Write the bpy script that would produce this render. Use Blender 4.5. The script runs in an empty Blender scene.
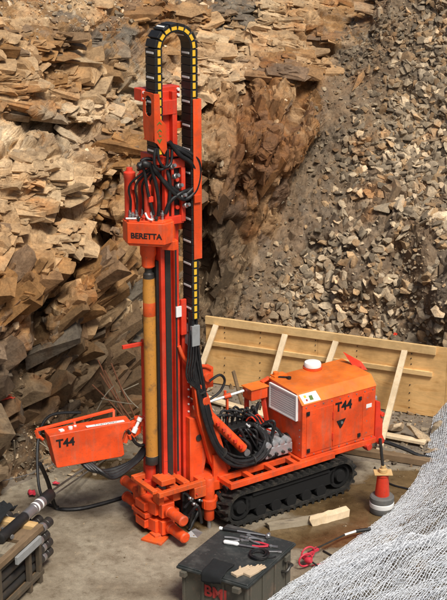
import bpy, bmesh, math, random
import numpy as np
from mathutils import Vector, Matrix, Euler
from mathutils.geometry import interpolate_bezier

# ------------------------------------------------------------------ camera, sky, sun, exposure
scn = bpy.context.scene
COL = scn.collection
R = math.radians
CAM_H = 8.374
cam_d = bpy.data.cameras.new('camera')
cam = bpy.data.objects.new('camera', cam_d)
COL.objects.link(cam)
cam.location = (0, 0, CAM_H)
cam.rotation_euler = (R(90 - 18), 0, 0)
cam_d.sensor_fit = 'VERTICAL'
cam_d.sensor_height = 36
cam_d.lens = 36 * 1300 / 600
cam_d.clip_end = 400
scn.camera = cam

SUN_EL, SUN_AZ = 55, 153          # azimuth measured clockwise from +Y
world = bpy.data.worlds.new('World')
scn.world = world
world.use_nodes = True
wn = world.node_tree.nodes
bg = wn['Background']
sky = wn.new('ShaderNodeTexSky')
sky.sky_type = 'NISHITA'
sky.sun_disc = False
sky.sun_elevation = R(SUN_EL)
sky.sun_rotation = R(SUN_AZ)
sky.dust_density = 4.0
sky.air_density = 1.0
world.node_tree.links.new(sky.outputs[0], bg.inputs[0])
bg.inputs[1].default_value = 0.062

sun_d = bpy.data.lights.new('sun', 'SUN')
sun = bpy.data.objects.new('sun', sun_d)
COL.objects.link(sun)
sun_d.energy = 3.2
sun_d.angle = R(16)
sun_d.color = (1.0, 0.95, 0.87)
az, el = R(SUN_AZ), R(SUN_EL)
sdir = Vector((math.sin(az) * math.cos(el), math.cos(az) * math.cos(el), math.sin(el)))
sun.rotation_euler = sdir.to_track_quat('Z', 'Y').to_euler()
sun.location = (0, 10, 30)

vs = scn.view_settings
vs.view_transform = 'Standard'
vs.look = 'None'
vs.exposure = 0.38
vs.gamma = 1
vs.use_curve_mapping = False
scn.render.engine = 'CYCLES'
scn.cycles.use_denoising = True
scn.cycles.max_bounces = 6

random.seed(7)
rng = np.random.default_rng(11)

# ------------------------------------------------------------------ numpy noise
def ihash(ix, iy, iz, seed):
    h = (ix.astype(np.int64) * 374761393 + iy.astype(np.int64) * 668265263 + iz.astype(np.int64) * 2147483647 + seed * 974711) & 0xFFFFFFFF
    h = ((h ^ (h >> 13)) * 1274126177) & 0xFFFFFFFF
    h = ((h ^ (h >> 16)) * 2246822519) & 0xFFFFFFFF
    h = h ^ (h >> 15)
    return (h & 0xFFFFFF) / float(0x1000000)

def vnoise(P, seed=0):
    i = np.floor(P).astype(np.int64)
    f = P - i
    f = f * f * (3 - 2 * f)
    r = 0
    for dx in (0, 1):
        for dy in (0, 1):
            for dz in (0, 1):
                w = (f[:, 0] if dx else 1 - f[:, 0]) * (f[:, 1] if dy else 1 - f[:, 1]) * (f[:, 2] if dz else 1 - f[:, 2])
                r = r + w * ihash(i[:, 0] + dx, i[:, 1] + dy, i[:, 2] + dz, seed)
    return r * 2 - 1

def fbm(P, seed=0, oct=4):
    r, a, s = 0, .5, 1.0
    for k in range(oct):
        r = r + a * vnoise(P * s + 17.3 * k, seed + k)
        a *= .5
        s *= 2.03
    return r

def worley(P, seed=0):
    i = np.floor(P).astype(np.int64)
    n = len(P)
    f1 = np.full(n, 9.0)
    f2 = np.full(n, 9.0)
    cell = np.zeros((n, 3), np.int64)
    cen = np.zeros((n, 3))
    for dx in (-1, 0, 1):
        for dy in (-1, 0, 1):
            for dz in (-1, 0, 1):
                c = i + np.array([dx, dy, dz])
                q = np.stack([c[:, k] + .08 + .84 * ihash(c[:, 0], c[:, 1], c[:, 2], seed + 31 * (k + 1)) for k in range(3)], 1)
                d = np.abs(q - P)
                d = .45 * d.max(1) + .55 * np.sqrt((d * d).sum(1))
                near = d < f1
                f2 = np.where(near, f1, np.minimum(f2, d))
                f1 = np.where(near, d, f1)
                cell[near] = c[near]
                cen[near] = q[near]
    rnd = np.stack([ihash(cell[:, 0], cell[:, 1], cell[:, 2], seed + 777 + 53 * k) for k in range(4)], 1)
    return f1, f2, cen, rnd

def sstep(a, b, x):
    t = np.clip((x - a) / (b - a), 0, 1)
    return t * t * (3 - 2 * t)

# ------------------------------------------------------------------ materials
def nodes_of(name):
    m = bpy.data.materials.new(name)
    m.use_nodes = True
    nt = m.node_tree
    return m, nt, nt.nodes, nt.links, nt.nodes['Principled BSDF']

def noise_node(N, L, scale, detail=6, rough=.6, coord=None, dist=0):
    n = N.new('ShaderNodeTexNoise')
    n.inputs['Scale'].default_value = scale
    n.inputs['Detail'].default_value = detail
    n.inputs['Roughness'].default_value = rough
    n.inputs['Distortion'].default_value = dist
    if coord is not None:
        L.new(coord, n.inputs['Vector'])
    return n

def ramp_node(N, L, fac, stops):
    r = N.new('ShaderNodeValToRGB')
    e = r.color_ramp.elements
    while len(e) > 1:
        e.remove(e[0])
    for k, (p, c) in enumerate(stops):
        x = e[0] if k == 0 else e.new(p)
        x.position = p
        x.color = (*c, 1) if len(c) == 3 else c
    L.new(fac, r.inputs[0])
    return r

def mix_node(N, L, fac, a, b, mode='MIX'):
    m = N.new('ShaderNodeMix')
    m.data_type = 'RGBA'
    m.blend_type = mode
    for val, sock in ((fac, m.inputs[0]), (a, m.inputs[6]), (b, m.inputs[7])):
        if hasattr(val, 'is_linked'):
            L.new(val, sock)
        elif isinstance(val, (int, float)):
            sock.default_value = val
        else:
            sock.default_value = (*val, 1)
    return m.outputs[2]

def bump_on(N, L, B, height, strength=.3, dist=.01):
    b = N.new('ShaderNodeBump')
    b.inputs['Strength'].default_value = strength
    b.inputs['Distance'].default_value = dist
    L.new(height, b.inputs['Height'])
    L.new(b.outputs[0], B.inputs['Normal'])

def paint(name, col, dirt=(.10, .07, .05), rough=.38, amount=.5, scale=6, metallic=0, streak=0):
    """painted or plain metal with blotchy dirt and small scuffs"""
    m, nt, N, L, B = nodes_of(name)
    tc = N.new('ShaderNodeTexCoord').outputs['Object']
    n1 = noise_node(N, L, scale, 8, .65, tc)
    n2 = noise_node(N, L, scale * 9, 4, .6, tc)
    f1 = ramp_node(N, L, n1.outputs[0], [(.50, (0, 0, 0)), (.78, (1, 1, 1))])
    f2 = ramp_node(N, L, n2.outputs[0], [(.60, (0, 0, 0)), (.72, (1, 1, 1))])
    mx = N.new('ShaderNodeMath'); mx.operation = 'MAXIMUM'
    L.new(f1.outputs[0], mx.inputs[0]); L.new(f2.outputs[0], mx.inputs[1])
    ml = N.new('ShaderNodeMath'); ml.operation = 'MULTIPLY'
    L.new(mx.outputs[0], ml.inputs[0]); ml.inputs[1].default_value = amount
    c = mix_node(N, L, ml.outputs[0], col, dirt)
    if streak:
        # rain streaks and dust running down the panels, thin scratches, and paint gone chalky in places
        mp = N.new('ShaderNodeMapping'); mp.inputs['Scale'].default_value = (16, 16, 1.3)
        L.new(tc, mp.inputs[0])
        n3 = noise_node(N, L, 1.0, 5, .6, mp.outputs[0])
        f3 = ramp_node(N, L, n3.outputs[0], [(.52, (0, 0, 0)), (.75, (1, 1, 1))])
        m3 = N.new('ShaderNodeMath'); m3.operation = 'MULTIPLY'
        L.new(f3.outputs[0], m3.inputs[0]); m3.inputs[1].default_value = streak
        c = mix_node(N, L, m3.outputs[0], c, (.30, .17, .10))
        mp2 = N.new('ShaderNodeMapping'); mp2.inputs['Scale'].default_value = (5, 90, 60); mp2.inputs['Rotation'].default_value = (.3, .5, .7)
        L.new(tc, mp2.inputs[0])
        n4 = noise_node(N, L, 1.0, 2, .5, mp2.outputs[0])
        f4 = ramp_node(N, L, n4.outputs[0], [(.70, (0, 0, 0)), (.73, (1, 1, 1))])
        m4 = N.new('ShaderNodeMath'); m4.operation = 'MULTIPLY'
        L.new(f4.outputs[0], m4.inputs[0]); m4.inputs[1].default_value = .45
        c = mix_node(N, L, m4.outputs[0], c, (.10, .05, .035))
        n5 = noise_node(N, L, 2.2, 4, .6, tc)
        f5_ = ramp_node(N, L, n5.outputs[0], [(.42, (.80, .80, .80)), (.62, (1.08, 1.16, 1.3))])
        c = mix_node(N, L, 1.0, c, f5_.outputs[0], 'MULTIPLY')
    L.new(c, B.inputs['Base Color'])
    rr = N.new('ShaderNodeMapRange')
    L.new(n1.outputs[0], rr.inputs[0])
    rr.inputs[3].default_value = rough - .1
    rr.inputs[4].default_value = rough + .22
    L.new(rr.outputs[0], B.inputs['Roughness'])
    B.inputs['Metallic'].default_value = metallic
    bump_on(N, L, B, n2.outputs[0], .08, .004)
    return m

ORANGE = paint('orange_paint', (.82, .078, .011), (.20, .075, .035), .45, .65, streak=.38)
ORANGE_SKYLIT = paint('skylit_orange_paint', (.84, .175, .016), (.40, .16, .06), .45, .45, streak=.25)  # orange lightened to paint the sky glare onto upward-facing panels
RED = paint('red_paint', (.72, .042, .014), (.14, .05, .03), .42, .55, streak=.3)
ORANGE_DIRTY = paint('worn_orange_paint', (.74, .10, .014), (.13, .07, .04), .5, .85, 9, streak=.3)
YELLOW_PIPE = paint('worn_yellow_paint', (.50, .215, .030), (.07, .05, .03), .6, 1.0, 6)
TRACK_SHADE_BLACK = paint('shade_black_track_frame', (.003, .003, .003), (.008, .007, .006), .95, .4, 8)  # black deepened so the shade inside the tracks sits in the colour
BLACK = paint('black_rubber', (.010, .010, .010), (.035, .03, .026), .5, .5, 8)
BLACKHOSE = paint('black_hose_rubber', (.007, .007, .008), (.05, .044, .036), .45, .6, 12)
TRACKRUB = paint('muddy_track_rubber', (.007, .007, .006), (.105, .085, .062), .75, .8, 6)
STEEL = paint('grey_steel', (.42, .42, .42), (.12, .10, .08), .35, .5, 14, .8)
SILVER = paint('silver_casting', (.50, .51, .52), (.12, .11, .10), .36, .55, 14, .6)
DARKSTEEL = paint('dark_oily_steel', (.05, .048, .045), (.12, .085, .05), .4, .6, 10, .5)
WHITE = paint('white_paint', (.80, .80, .78), (.5, .46, .4), .5, .25, 10)
YELLOW = paint('yellow_marking', (.80, .48, .03), (.3, .2, .05), .5, .25, 10)
GREENMARK = paint('green_marking', (.09, .16, .03), (.15, .12, .03), .5, .2)
TEXTBLACK = paint('black_lettering', (.008, .008, .008), (.02, .02, .02), .5, .1)
REDMARK = paint('faded_red_lettering', (.36, .03, .025), (.085, .075, .055), .8, 1.0, 14)
PINKRED = paint('pinkish_red_plastic', (.55, .035, .06), (.2, .05, .05), .45, .3)
LIDMAT = paint('dark_green_grey_lid', (.024, .028, .027), (.12, .115, .105), .5, .75, 4)
BOXMAT = paint('grubby_olive_box', (.085, .078, .058), (.20, .13, .09), .75, .9, 5)
CLOTHBLACK = paint('black_cloth', (.007, .008, .009), (.02, .02, .02), .9, .3, 30)
TANCLOTH = paint('tan_leather', (.55, .42, .28), (.24, .16, .09), .85, .5, 12)
GREYPAINT = paint('grey_paint', (.28, .29, .29), (.13, .12, .10), .6, .5, 10)
DARKGREY = paint('dark_grey_paint', (.11, .11, .105), (.22, .19, .15), .7, .7, 9)
RUST = paint('rusty_steel', (.19, .075, .035), (.08, .04, .025), .8, .6, 10)

RUSTDARK = paint('dark_rusty_steel', (.075, .058, .038), (.16, .10, .05), .7, .8, 9)

def wood(name, c1, c2, stretch=(1.2, 14, 14), plug=True):
    m, nt, N, L, B = nodes_of(name)
    tc = N.new('ShaderNodeTexCoord').outputs['Object']
    mp = N.new('ShaderNodeMapping')
    mp.inputs['Scale'].default_value = stretch
    L.new(tc, mp.inputs[0])
    n = noise_node(N, L, 1.0, 8, .62, mp.outputs[0], .9)
    n2 = noise_node(N, L, 2.2, 4, .6, tc)
    a = ramp_node(N, L, n.outputs[0], [(.30, c2), (.48, c1), (.56, tuple(x * .86 for x in c1)), (.62, c1), (.78, c2)])
    d = ramp_node(N, L, n2.outputs[0], [(.35, (.72, .68, .62)), (.62, (1.06, 1.03, 1.0))])
    c = mix_node(N, L, 1.0, a.outputs[0], d.outputs[0], 'MULTIPLY')
    L.new(c, B.inputs['Base Color'])
    B.inputs['Roughness'].default_value = .75
    bump_on(N, L, B, n.outputs[0], .15, .004)
    return m

PLY = wood('plywood', (.78, .49, .20), (.58, .32, .105), (1.6, 3, 9))
TIMBER = wood('sawn_pine', (.76, .53, .25), (.58, .36, .14), (3, 3, 20))
PALETIMBER = wood('pale_new_pine', (.78, .64, .44), (.62, .45, .26), (16, 16, 2))
OLDTIMBER = wood('weathered_timber', (.22, .15, .085), (.10, .068, .04), (3, 14, 14))
GREYTIMBER = wood('grey_split_timber', (.30, .26, .19), (.12, .10, .075), (3, 16, 16))

def rock_material(name, use_random=False):
    m, nt, N, L, B = nodes_of(name)
    at = N.new('ShaderNodeAttribute')
    at.attribute_name = 'rock_col'
    tc = N.new('ShaderNodeTexCoord').outputs['Object']
    n1 = noise_node(N, L, 5, 10, .7, tc)
    n2 = noise_node(N, L, 26, 8, .7, tc)
    n3 = noise_node(N, L, 1.3, 4, .6, tc)
    a = ramp_node(N, L, n1.outputs[0], [(.30, (.55, .50, .46)), (.5, (1, 1, 1)), (.72, (1.45, 1.36, 1.24))])
    b = ramp_node(N, L, n2.outputs[0], [(.34, (.72, .69, .66)), (.52, (1, 1, 1)), (.7, (1.2, 1.18, 1.15))])
    c = mix_node(N, L, 1.0, at.outputs['Color'], a.outputs[0], 'MULTIPLY')
    c = mix_node(N, L, 1.0, c, b.outputs[0], 'MULTIPLY')
    st = ramp_node(N, L, n3.outputs[0], [(.55, (1, 1, 1)), (.70, (1.08, .80, .56))])
    c = mix_node(N, L, .8, c, st.outputs[0], 'MULTIPLY')
    if use_random:
        oi = N.new('ShaderNodeObjectInfo')
        rr = ramp_node(N, L, oi.outputs['Random'], [(0, (.7, .66, .60)), (.4, (1.0, .97, .92)), (.7, (1.15, 1.02, .85)), (1, (1.45, 1.42, 1.36))])
        c = mix_node(N, L, 1.0, c, rr.outputs[0], 'MULTIPLY')
    L.new(c, B.inputs['Base Color'])
    B.inputs['Roughness'].default_value = .82
    B.inputs['Specular IOR Level'].default_value = .3
    ad = N.new('ShaderNodeMath'); ad.operation = 'ADD'
    L.new(n1.outputs[0], ad.inputs[0]); L.new(n2.outputs[0], ad.inputs[1])
    bump_on(N, L, B, ad.outputs[0], .45, .02)
    return m

ROCK = rock_material('layered_rock')
STONE = rock_material('loose_stone', True)

def ground_material(name, kind):
    m, nt, N, L, B = nodes_of(name)
    geo = N.new('ShaderNodeNewGeometry').outputs['Position']
    n1 = noise_node(N, L, .9, 8, .62, geo, .4)
    n2 = noise_node(N, L, 7, 8, .68, geo)
    n3 = noise_node(N, L, 60, 3, .6, geo)
    if kind == 'slab':
        a = ramp_node(N, L, n1.outputs[0], [(.28, (.095, .068, .042)), (.42, (.190, .152, .104)), (.52, (.24, .20, .143)), (.60, (.30, .258, .19)), (.74, (.14, .103, .064))])
    else:
        a = ramp_node(N, L, n1.outputs[0], [(.3, (.10, .08, .06)), (.55, (.20, .165, .125)), (.75, (.27, .23, .18))])
    b = ramp_node(N, L, n2.outputs[0], [(.30, (.55, .50, .44)), (.46, (.95, .94, .92)), (.56, (1.05, 1.05, 1.04)), (.72, (1.38, 1.34, 1.28))])
    n4 = noise_node(N, L, 26, 6, .7, geo, .6)
    b4 = ramp_node(N, L, n4.outputs[0], [(.30, (.60, .55, .48)), (.42, (1, 1, 1)), (.66, (1.0, 1.0, 1.0)), (.74, (1.3, 1.28, 1.22))])
    c = mix_node(N, L, 1.0, a.outputs[0], b.outputs[0], 'MULTIPLY')
    c = mix_node(N, L, .8, c, b4.outputs[0], 'MULTIPLY')
    g = ramp_node(N, L, n3.outputs[0], [(.35, (.8, .8, .8)), (.65, (1.15, 1.15, 1.15))])
    c = mix_node(N, L, .7, c, g.outputs[0], 'MULTIPLY')
    rough = .8
    if kind == 'slab':
        # muddy wet water lying in patches: (x, y, radius x, radius y)
        acc = None
        for (x, y, rx, ry) in ((1.9, 16.5, 1.15, .8), (1.2, 15.6, .8, .5), (2.6, 17.1, .7, .5), (-1.45, 17.6, .75, .42), (-.7, 15.9, .6, .4)):
            mp = N.new('ShaderNodeMapping')
            mp.vector_type = 'TEXTURE'
            mp.inputs['Location'].default_value = (x, y, 0)
            mp.inputs['Scale'].default_value = (rx, ry, 1)
            L.new(geo, mp.inputs[0])
            ln = N.new('ShaderNodeVectorMath'); ln.operation = 'LENGTH'
            L.new(mp.outputs[0], ln.inputs[0])
            if acc is None:
                acc = ln.outputs['Value']
            else:
                mn = N.new('ShaderNodeMath'); mn.operation = 'MINIMUM'
                L.new(acc, mn.inputs[0]); L.new(ln.outputs['Value'], mn.inputs[1])
                acc = mn.outputs[0]
        jj = N.new('ShaderNodeMath'); jj.operation = 'MULTIPLY_ADD'
        L.new(n1.outputs[0], jj.inputs[0]); jj.inputs[1].default_value = -1.5
        L.new(acc, jj.inputs[2])
        wet = ramp_node(N, L, jj.outputs[0], [(.08, (1, 1, 1)), (.26, (0, 0, 0))])
        c = mix_node(N, L, wet.outputs[0], c, mix_node(N, L, 1.0, c, (.50, .40, .27), 'MULTIPLY'))
        rr = N.new('ShaderNodeMapRange')
        L.new(wet.outputs[0], rr.inputs[0])
        rr.inputs[3].default_value = .75
        rr.inputs[4].default_value = .16
        L.new(rr.outputs[0], B.inputs['Roughness'])
    else:
        B.inputs['Roughness'].default_value = .9
    L.new(c, B.inputs['Base Color'])
    bump_on(N, L, B, n2.outputs[0], .25 if kind == 'slab' else .8, .02)
    return m

SLAB = ground_material('stained_concrete', 'slab')
DIRT = ground_material('trampled_dirt', 'dirt')

def net_material():
    m, nt, N, L, B = nodes_of('white_netting')
    tc = N.new('ShaderNodeTexCoord').outputs['Object']
    n = noise_node(N, L, 2.5, 5, .6, tc)
    a = ramp_node(N, L, n.outputs[0], [(.3, (.74, .78, .84)), (.6, (.86, .89, .93))])
    L.new(a.outputs[0], B.inputs['Base Color'])
    B.inputs['Roughness'].default_value = .6
    return m
NET = net_material()

# ------------------------------------------------------------------ mesh builder
def mesh_obj(name, verts, faces, mat, parent=None, smooth=None, recalc=True):
    me = bpy.data.meshes.new(name)
    me.from_pydata([tuple(v) for v in verts], [], faces)
    if recalc:
        bm = bmesh.new(); bm.from_mesh(me)
        bmesh.ops.recalc_face_normals(bm, faces=bm.faces)
        bm.to_mesh(me); bm.free()
    me.materials.append(mat)
    if smooth is not None:
        me.polygons.foreach_set('use_smooth', [True] * len(me.polygons))
        me.set_sharp_from_angle(angle=R(smooth))
    o = bpy.data.objects.new(name, me)
    COL.objects.link(o)
    if parent is not None:
        o.parent = parent
    return o

class MB:
    def __init__(s, T=None):
        s.v, s.f, s.T = [], [], T
    def add(s, vs, fs):
        k = len(s.v)
        s.v += [Vector(v) for v in vs]
        s.f += [tuple(i + k for i in f) for f in fs]
        return s
    def box(s, a, b):
        (x0, y0, z0), (x1, y1, z1) = a, b
        vs = [(x, y, z) for z in (z0, z1) for y in (y0, y1) for x in (x0, x1)]
        return s.add(vs, [(0, 1, 3, 2), (4, 5, 7, 6), (0, 1, 5, 4), (2, 3, 7, 6), (0, 2, 6, 4), (1, 3, 7, 5)])
    def bar(s, p, q, w, h, up=(0, 0, 1)):
        p, q, up = Vector(p), Vector(q), Vector(up)
        d = (q - p).normalized()
        a = d.cross(up)
        if a.length < 1e-4:
            a = d.cross(Vector((1, 0, 0)))
        a.normalize()
        b = a.cross(d).normalized()
        vs = [c + a * (i * w / 2) + b * (j * h / 2) for c in (p, q) for i, j in ((-1, -1), (1, -1), (1, 1), (-1, 1))]
        return s.add(vs, [(0, 1, 2, 3), (4, 5, 6, 7), (0, 1, 5, 4), (1, 2, 6, 5), (2, 3, 7, 6), (3, 0, 4, 7)])
    def cyl(s, p, q, r0, r1=None, n=18, cap=True):
        r1 = r0 if r1 is None else r1
        p, q = Vector(p), Vector(q)
        d = (q - p).normalized()
        a = d.orthogonal().normalized(); b = d.cross(a)
        vs = [c + (a * math.cos(2 * math.pi * k / n) + b * math.sin(2 * math.pi * k / n)) * r for c, r in ((p, r0), (q, r1)) for k in range(n)]
        fs = [(k, (k + 1) % n, n + (k + 1) % n, n + k) for k in range(n)]
        if cap:
            fs += [tuple(range(n)), tuple(range(n, 2 * n))]
        return s.add(vs, fs)
    def lathe(s, prof, c, n=24, axis=(0, 0, 1)):
        c, d = Vector(c), Vector(axis).normalized()
        a = d.orthogonal().normalized(); b = d.cross(a)
        vs = [c + d * z + (a * math.cos(2 * math.pi * k / n) + b * math.sin(2 * math.pi * k / n)) * max(r, 1e-4) for r, z in prof for k in range(n)]
        fs = []
        for j in range(len(prof) - 1):
            fs += [(j * n + k, j * n + (k + 1) % n, (j + 1) * n + (k + 1) % n, (j + 1) * n + k) for k in range(n)]
        fs += [tuple(range(n)), tuple(range((len(prof) - 1) * n, len(prof) * n))]
        return s.add(vs, fs)
    def prism(s, poly, f, a, b):
        """poly of 2-D points, f(x, y, t) gives the 3-D point, extruded from t=a to t=b"""
        n = len(poly)
        vs = [f(x, y, t) for t in (a, b) for x, y in poly]
        return s.add(vs, [tuple(range(n)), tuple(range(n, 2 * n))] + [(k, (k + 1) % n, n + (k + 1) % n, n + k) for k in range(n)])
    def tube(s, pts, r, n=8, sub=6):
        pts = [Vector(p) for p in pts]
        path = []
        for i in range(len(pts) - 1):
            p0 = pts[max(i - 1, 0)]; p1 = pts[i]; p2 = pts[i + 1]; p3 = pts[min(i + 2, len(pts) - 1)]
            for k in range(sub):
                t = k / sub
                path.append(.5 * ((2 * p1) + (p2 - p0) * t + (2 * p0 - 5 * p1 + 4 * p2 - p3) * t * t + (3 * p1 - p0 - 3 * p2 + p3) * t ** 3))
        path.append(pts[-1])
        prev = None
        rings = []
        for i, c in enumerate(path):
            d = (path[min(i + 1, len(path) - 1)] - path[max(i - 1, 0)])
            if d.length < 1e-9:
                d = Vector((0, 0, 1))
            d.normalize()
            a = d.orthogonal() if prev is None else prev - d * prev.dot(d)
            if a.length < 1e-6:
                a = d.orthogonal()
            a.normalize(); prev = a
            b = d.cross(a)
            rings.append([c + (a * math.cos(2 * math.pi * k / n) + b * math.sin(2 * math.pi * k / n)) * r for k in range(n)])
        vs = [v for g in rings for v in g]
        fs = []
        for j in range(len(rings) - 1):
            fs += [(j * n + k, j * n + (k + 1) % n, (j + 1) * n + (k + 1) % n, (j + 1) * n + k) for k in range(n)]
        fs += [tuple(range(n)), tuple(range((len(rings) - 1) * n, len(rings) * n))]
        return s.add(vs, fs)
    def build(s, name, mat, parent=None, bevel=0, smooth=38):
        vs = [s.T(v) for v in s.v] if s.T else s.v
        o = mesh_obj(name, vs, s.f, mat, parent, smooth)
        if bevel:
            md = o.modifiers.new('bevel', 'BEVEL')
            md.width = bevel; md.segments = 2; md.limit_method = 'ANGLE'; md.angle_limit = R(40)
            md.harden_normals = True
        return o

def tag(o, label=None, cat=None, group=None, kind=None):
    if label: o['label'] = label
    if cat: o['category'] = cat
    if group: o['group'] = group
    if kind: o['kind'] = kind
    return o

def empty(name, loc, rz=0):
    o = bpy.data.objects.new(name, None)
    o.empty_display_size = .2
    o.location = loc
    o.rotation_euler = (0, 0, rz)
    COL.objects.link(o)
    return o

def text_mesh(name, body, size, mat, parent, M, depth=.004, shear=0, bold=0.0):
    """lettering as a mesh; M places its x (reading direction), y (up), z (outwards) axes"""
    cu = bpy.data.curves.new(name, 'FONT')
    cu.body = body; cu.size = size; cu.align_x = 'CENTER'; cu.align_y = 'CENTER'
    cu.extrude = depth; cu.shear = shear; cu.offset = bold
    t = bpy.data.objects.new(name + '_tmp', cu)
    COL.objects.link(t)
    dg = bpy.context.evaluated_depsgraph_get()
    dg.update()
    me = bpy.data.meshes.new_from_object(t.evaluated_get(dg))
    COL.objects.unlink(t)
    bpy.data.objects.remove(t)
    me.transform(M)
    me.materials.clear(); me.materials.append(mat)
    me.name = name
    o = bpy.data.objects.new(name, me)
    COL.objects.link(o)
    o.parent = parent
    return o

def axes(origin, x, y, z):
    m = Matrix.Identity(4)
    for k, a in enumerate((x, y, z)):
        a = Vector(a).normalized()
        for j in range(3):
            m[j][k] = a[j]
    for j in range(3):
        m[j][3] = origin[j]
    return m

# ------------------------------------------------------------------ ground
g = MB().add([(-70, -30, 0), (70, -30, 0), (70, 90, 0), (-70, 90, 0)], [(0, 1, 2, 3)]).build('ground', DIRT, smooth=None)
tag(g, 'brown trampled dirt of the pit floor around the slab', 'ground', kind='structure')

slab_pts = [(-9, 3), (9, 3), (9, 12), (3.3, 17.45), (2.7, 17.72), (2.0, 17.9), (1.2, 18.15), (.4, 18.75), (-.6, 18.95), (-1.5, 18.75), (-2.1, 18.1), (-2.6, 17.5), (-3.3, 16.6), (-5.5, 14), (-9, 9.5)]
nb = []
for i in range(len(slab_pts)):
    a, b = Vector(slab_pts[i]), Vector(slab_pts[(i + 1) % len(slab_pts)])
    n = max(1, int((b - a).length / .22)) if 2 <= i <= 12 else 1
    for k in range(n):
        p = a.lerp(b, k / n)
        j = .05 if 2 <= i <= 12 else 0
        nb.append((p.x + random.uniform(-j, j), p.y + random.uniform(-j, j)))
sl = MB().prism(nb, lambda x, y, t: (x, y, t), -.05, .014)
SZ = .014
slab = sl.build('concrete_floor', SLAB, smooth=None)
tag(slab, 'stained grey concrete slab with wet brown patches under the rig', 'concrete floor', kind='structure')

# ------------------------------------------------------------------ rock cut and scree slope
def stone_template(seed, flat=.55):
    r = random.Random(seed)
    bm = bmesh.new()
    for _ in range(r.randint(9, 15)):
        v = Vector((r.gauss(0, 1), r.gauss(0, 1), r.gauss(0, 1))).normalized()
        v = Vector((v.x * 1.0, v.y * r.uniform(.6, .85), v.z * flat))
        bm.verts.new(v * .5)
    res = bmesh.ops.convex_hull(bm, input=bm.verts)
    bmesh.ops.delete(bm, geom=[e for e in res['geom_interior'] if isinstance(e, bmesh.types.BMVert)], context='VERTS')
    bmesh.ops.recalc_face_normals(bm, faces=bm.faces)
    vs = np.array([v.co[:] for v in bm.verts]); bm.verts.index_update()
    fs = [[v.index for v in f.verts] for f in bm.faces]
    bm.free()
    return vs, fs
def block_template(seed):
    r = random.Random(seed)
    bm = bmesh.new()
    bmesh.ops.create_cube(bm, size=1)
    for v in bm.verts:
        v.co = Vector((v.co.x + r.uniform(-.10, .10), v.co.y * .8 + r.uniform(-.08, .08), v.co.z * .62 + r.uniform(-.07, .07)))
    for _ in range(r.randint(4, 7)):
        n = Vector((r.gauss(0, 1), r.gauss(0, 1), r.gauss(0, .8))).normalized()
        geom = list(bm.verts) + list(bm.edges) + list(bm.faces)
        res = bmesh.ops.bisect_plane(bm, geom=geom, plane_co=n * r.uniform(.30, .46), plane_no=n, clear_outer=True)
        ed = [e for e in res['geom_cut'] if isinstance(e, bmesh.types.BMEdge)]
        if ed:
            bmesh.ops.contextual_create(bm, geom=ed)
    bmesh.ops.recalc_face_normals(bm, faces=bm.faces)
    bm.verts.index_update()
    vs = np.array([v.co[:] for v in bm.verts])
    fs = [[v.index for v in f.verts] for f in bm.faces]
    bm.free()
    return vs, fs
BLOCKS = [block_template(500 + k) for k in range(24)]
TEMPL = [stone_template(100 + k, (.35, .5, .65)[k % 3]) for k in range(14)]

def lin(x, pts):
    xs, ys = zip(*pts)
    return np.interp(x, xs, ys)

def smooth_lin(x, pts, w=.25):
    return sum(lin(x + d, pts) for d in (-w, -w / 2, 0, w / 2, w)) / 5

BASE_L = [(-9, 9.5), (-5, 14.4), (-3.3, 16.75), (-2.5, 17.7), (-1.6, 19.1), (-.7, 20.9), (.3, 21.9), (1, 22.3), (3, 22.8), (9, 23)]
SET_L = [(-.5, -.3), (0, 0), (.5, .45), (1.2, .75), (3, 1.35), (3.85, 1.7), (4.15, 2.45), (5, 3.35), (6, 5.2), (6.6, 6.9), (7.5, 11), (8.6, 17)]
BASE_R = [(-9, 23), (0, 21.7), (1, 21.7), (2.5, 21.5), (4, 20.7), (4.8, 19.4), (5.6, 17), (7, 13), (9, 8.5)]
SET_R = [(-.5, -.3), (0, 0), (1.5, .95), (6.8, 6.3), (8.6, 9.5)]

def edge_x(z):
    return .28 + np.clip(z - 1.4, 0, 9) * .61

CREVICES = [
    ([(-1.79, 3.75), (-2.13, 2.93), (-2.63, 2.17), (-2.9, 1.42)], 1.2, .15),
    ([(-3.3, 4.78), (-2.52, 4.53), (-1.5, 4.18), (-.14, 4.37)], .9, .11),
    ([(-3.23, 3.19), (-2.48, 3.5), (-1.72, 3.74)], .5, .09),
    ([(-1.34, 3.08), (-1.59, 2.23), (-1.88, 1.12)], .5, .10),
    ([(-3.18, 2.19), (-2.58, 2.54), (-2.06, 2.84)], .4, .08),
    ([(-.15, 5.72), (.46, 4.76), (.67, 3.85), (.2, 2.82)], .35, .10),
    ([(1.95, 5.19), (1.37, 4.24), (.81, 3.5)], .45, .10),
    ([(-.35, 3.4), (-.45, 2.4), (-.4, 1.3)], .8, .16)]
def seg_dist(X, Z, pl):
    d = np.full(X.shape, 9.0)
    for (x0, z0), (x1, z1) in zip(pl[:-1], pl[1:]):
        vx, vz = x1 - x0, z1 - z0
        t = np.clip(((X - x0) * vx + (Z - z0) * vz) / (vx * vx + vz * vz), 0, 1)
        d = np.minimum(d, np.hypot(X - x0 - t * vx, Z - z0 - t * vz))
    return d

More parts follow.
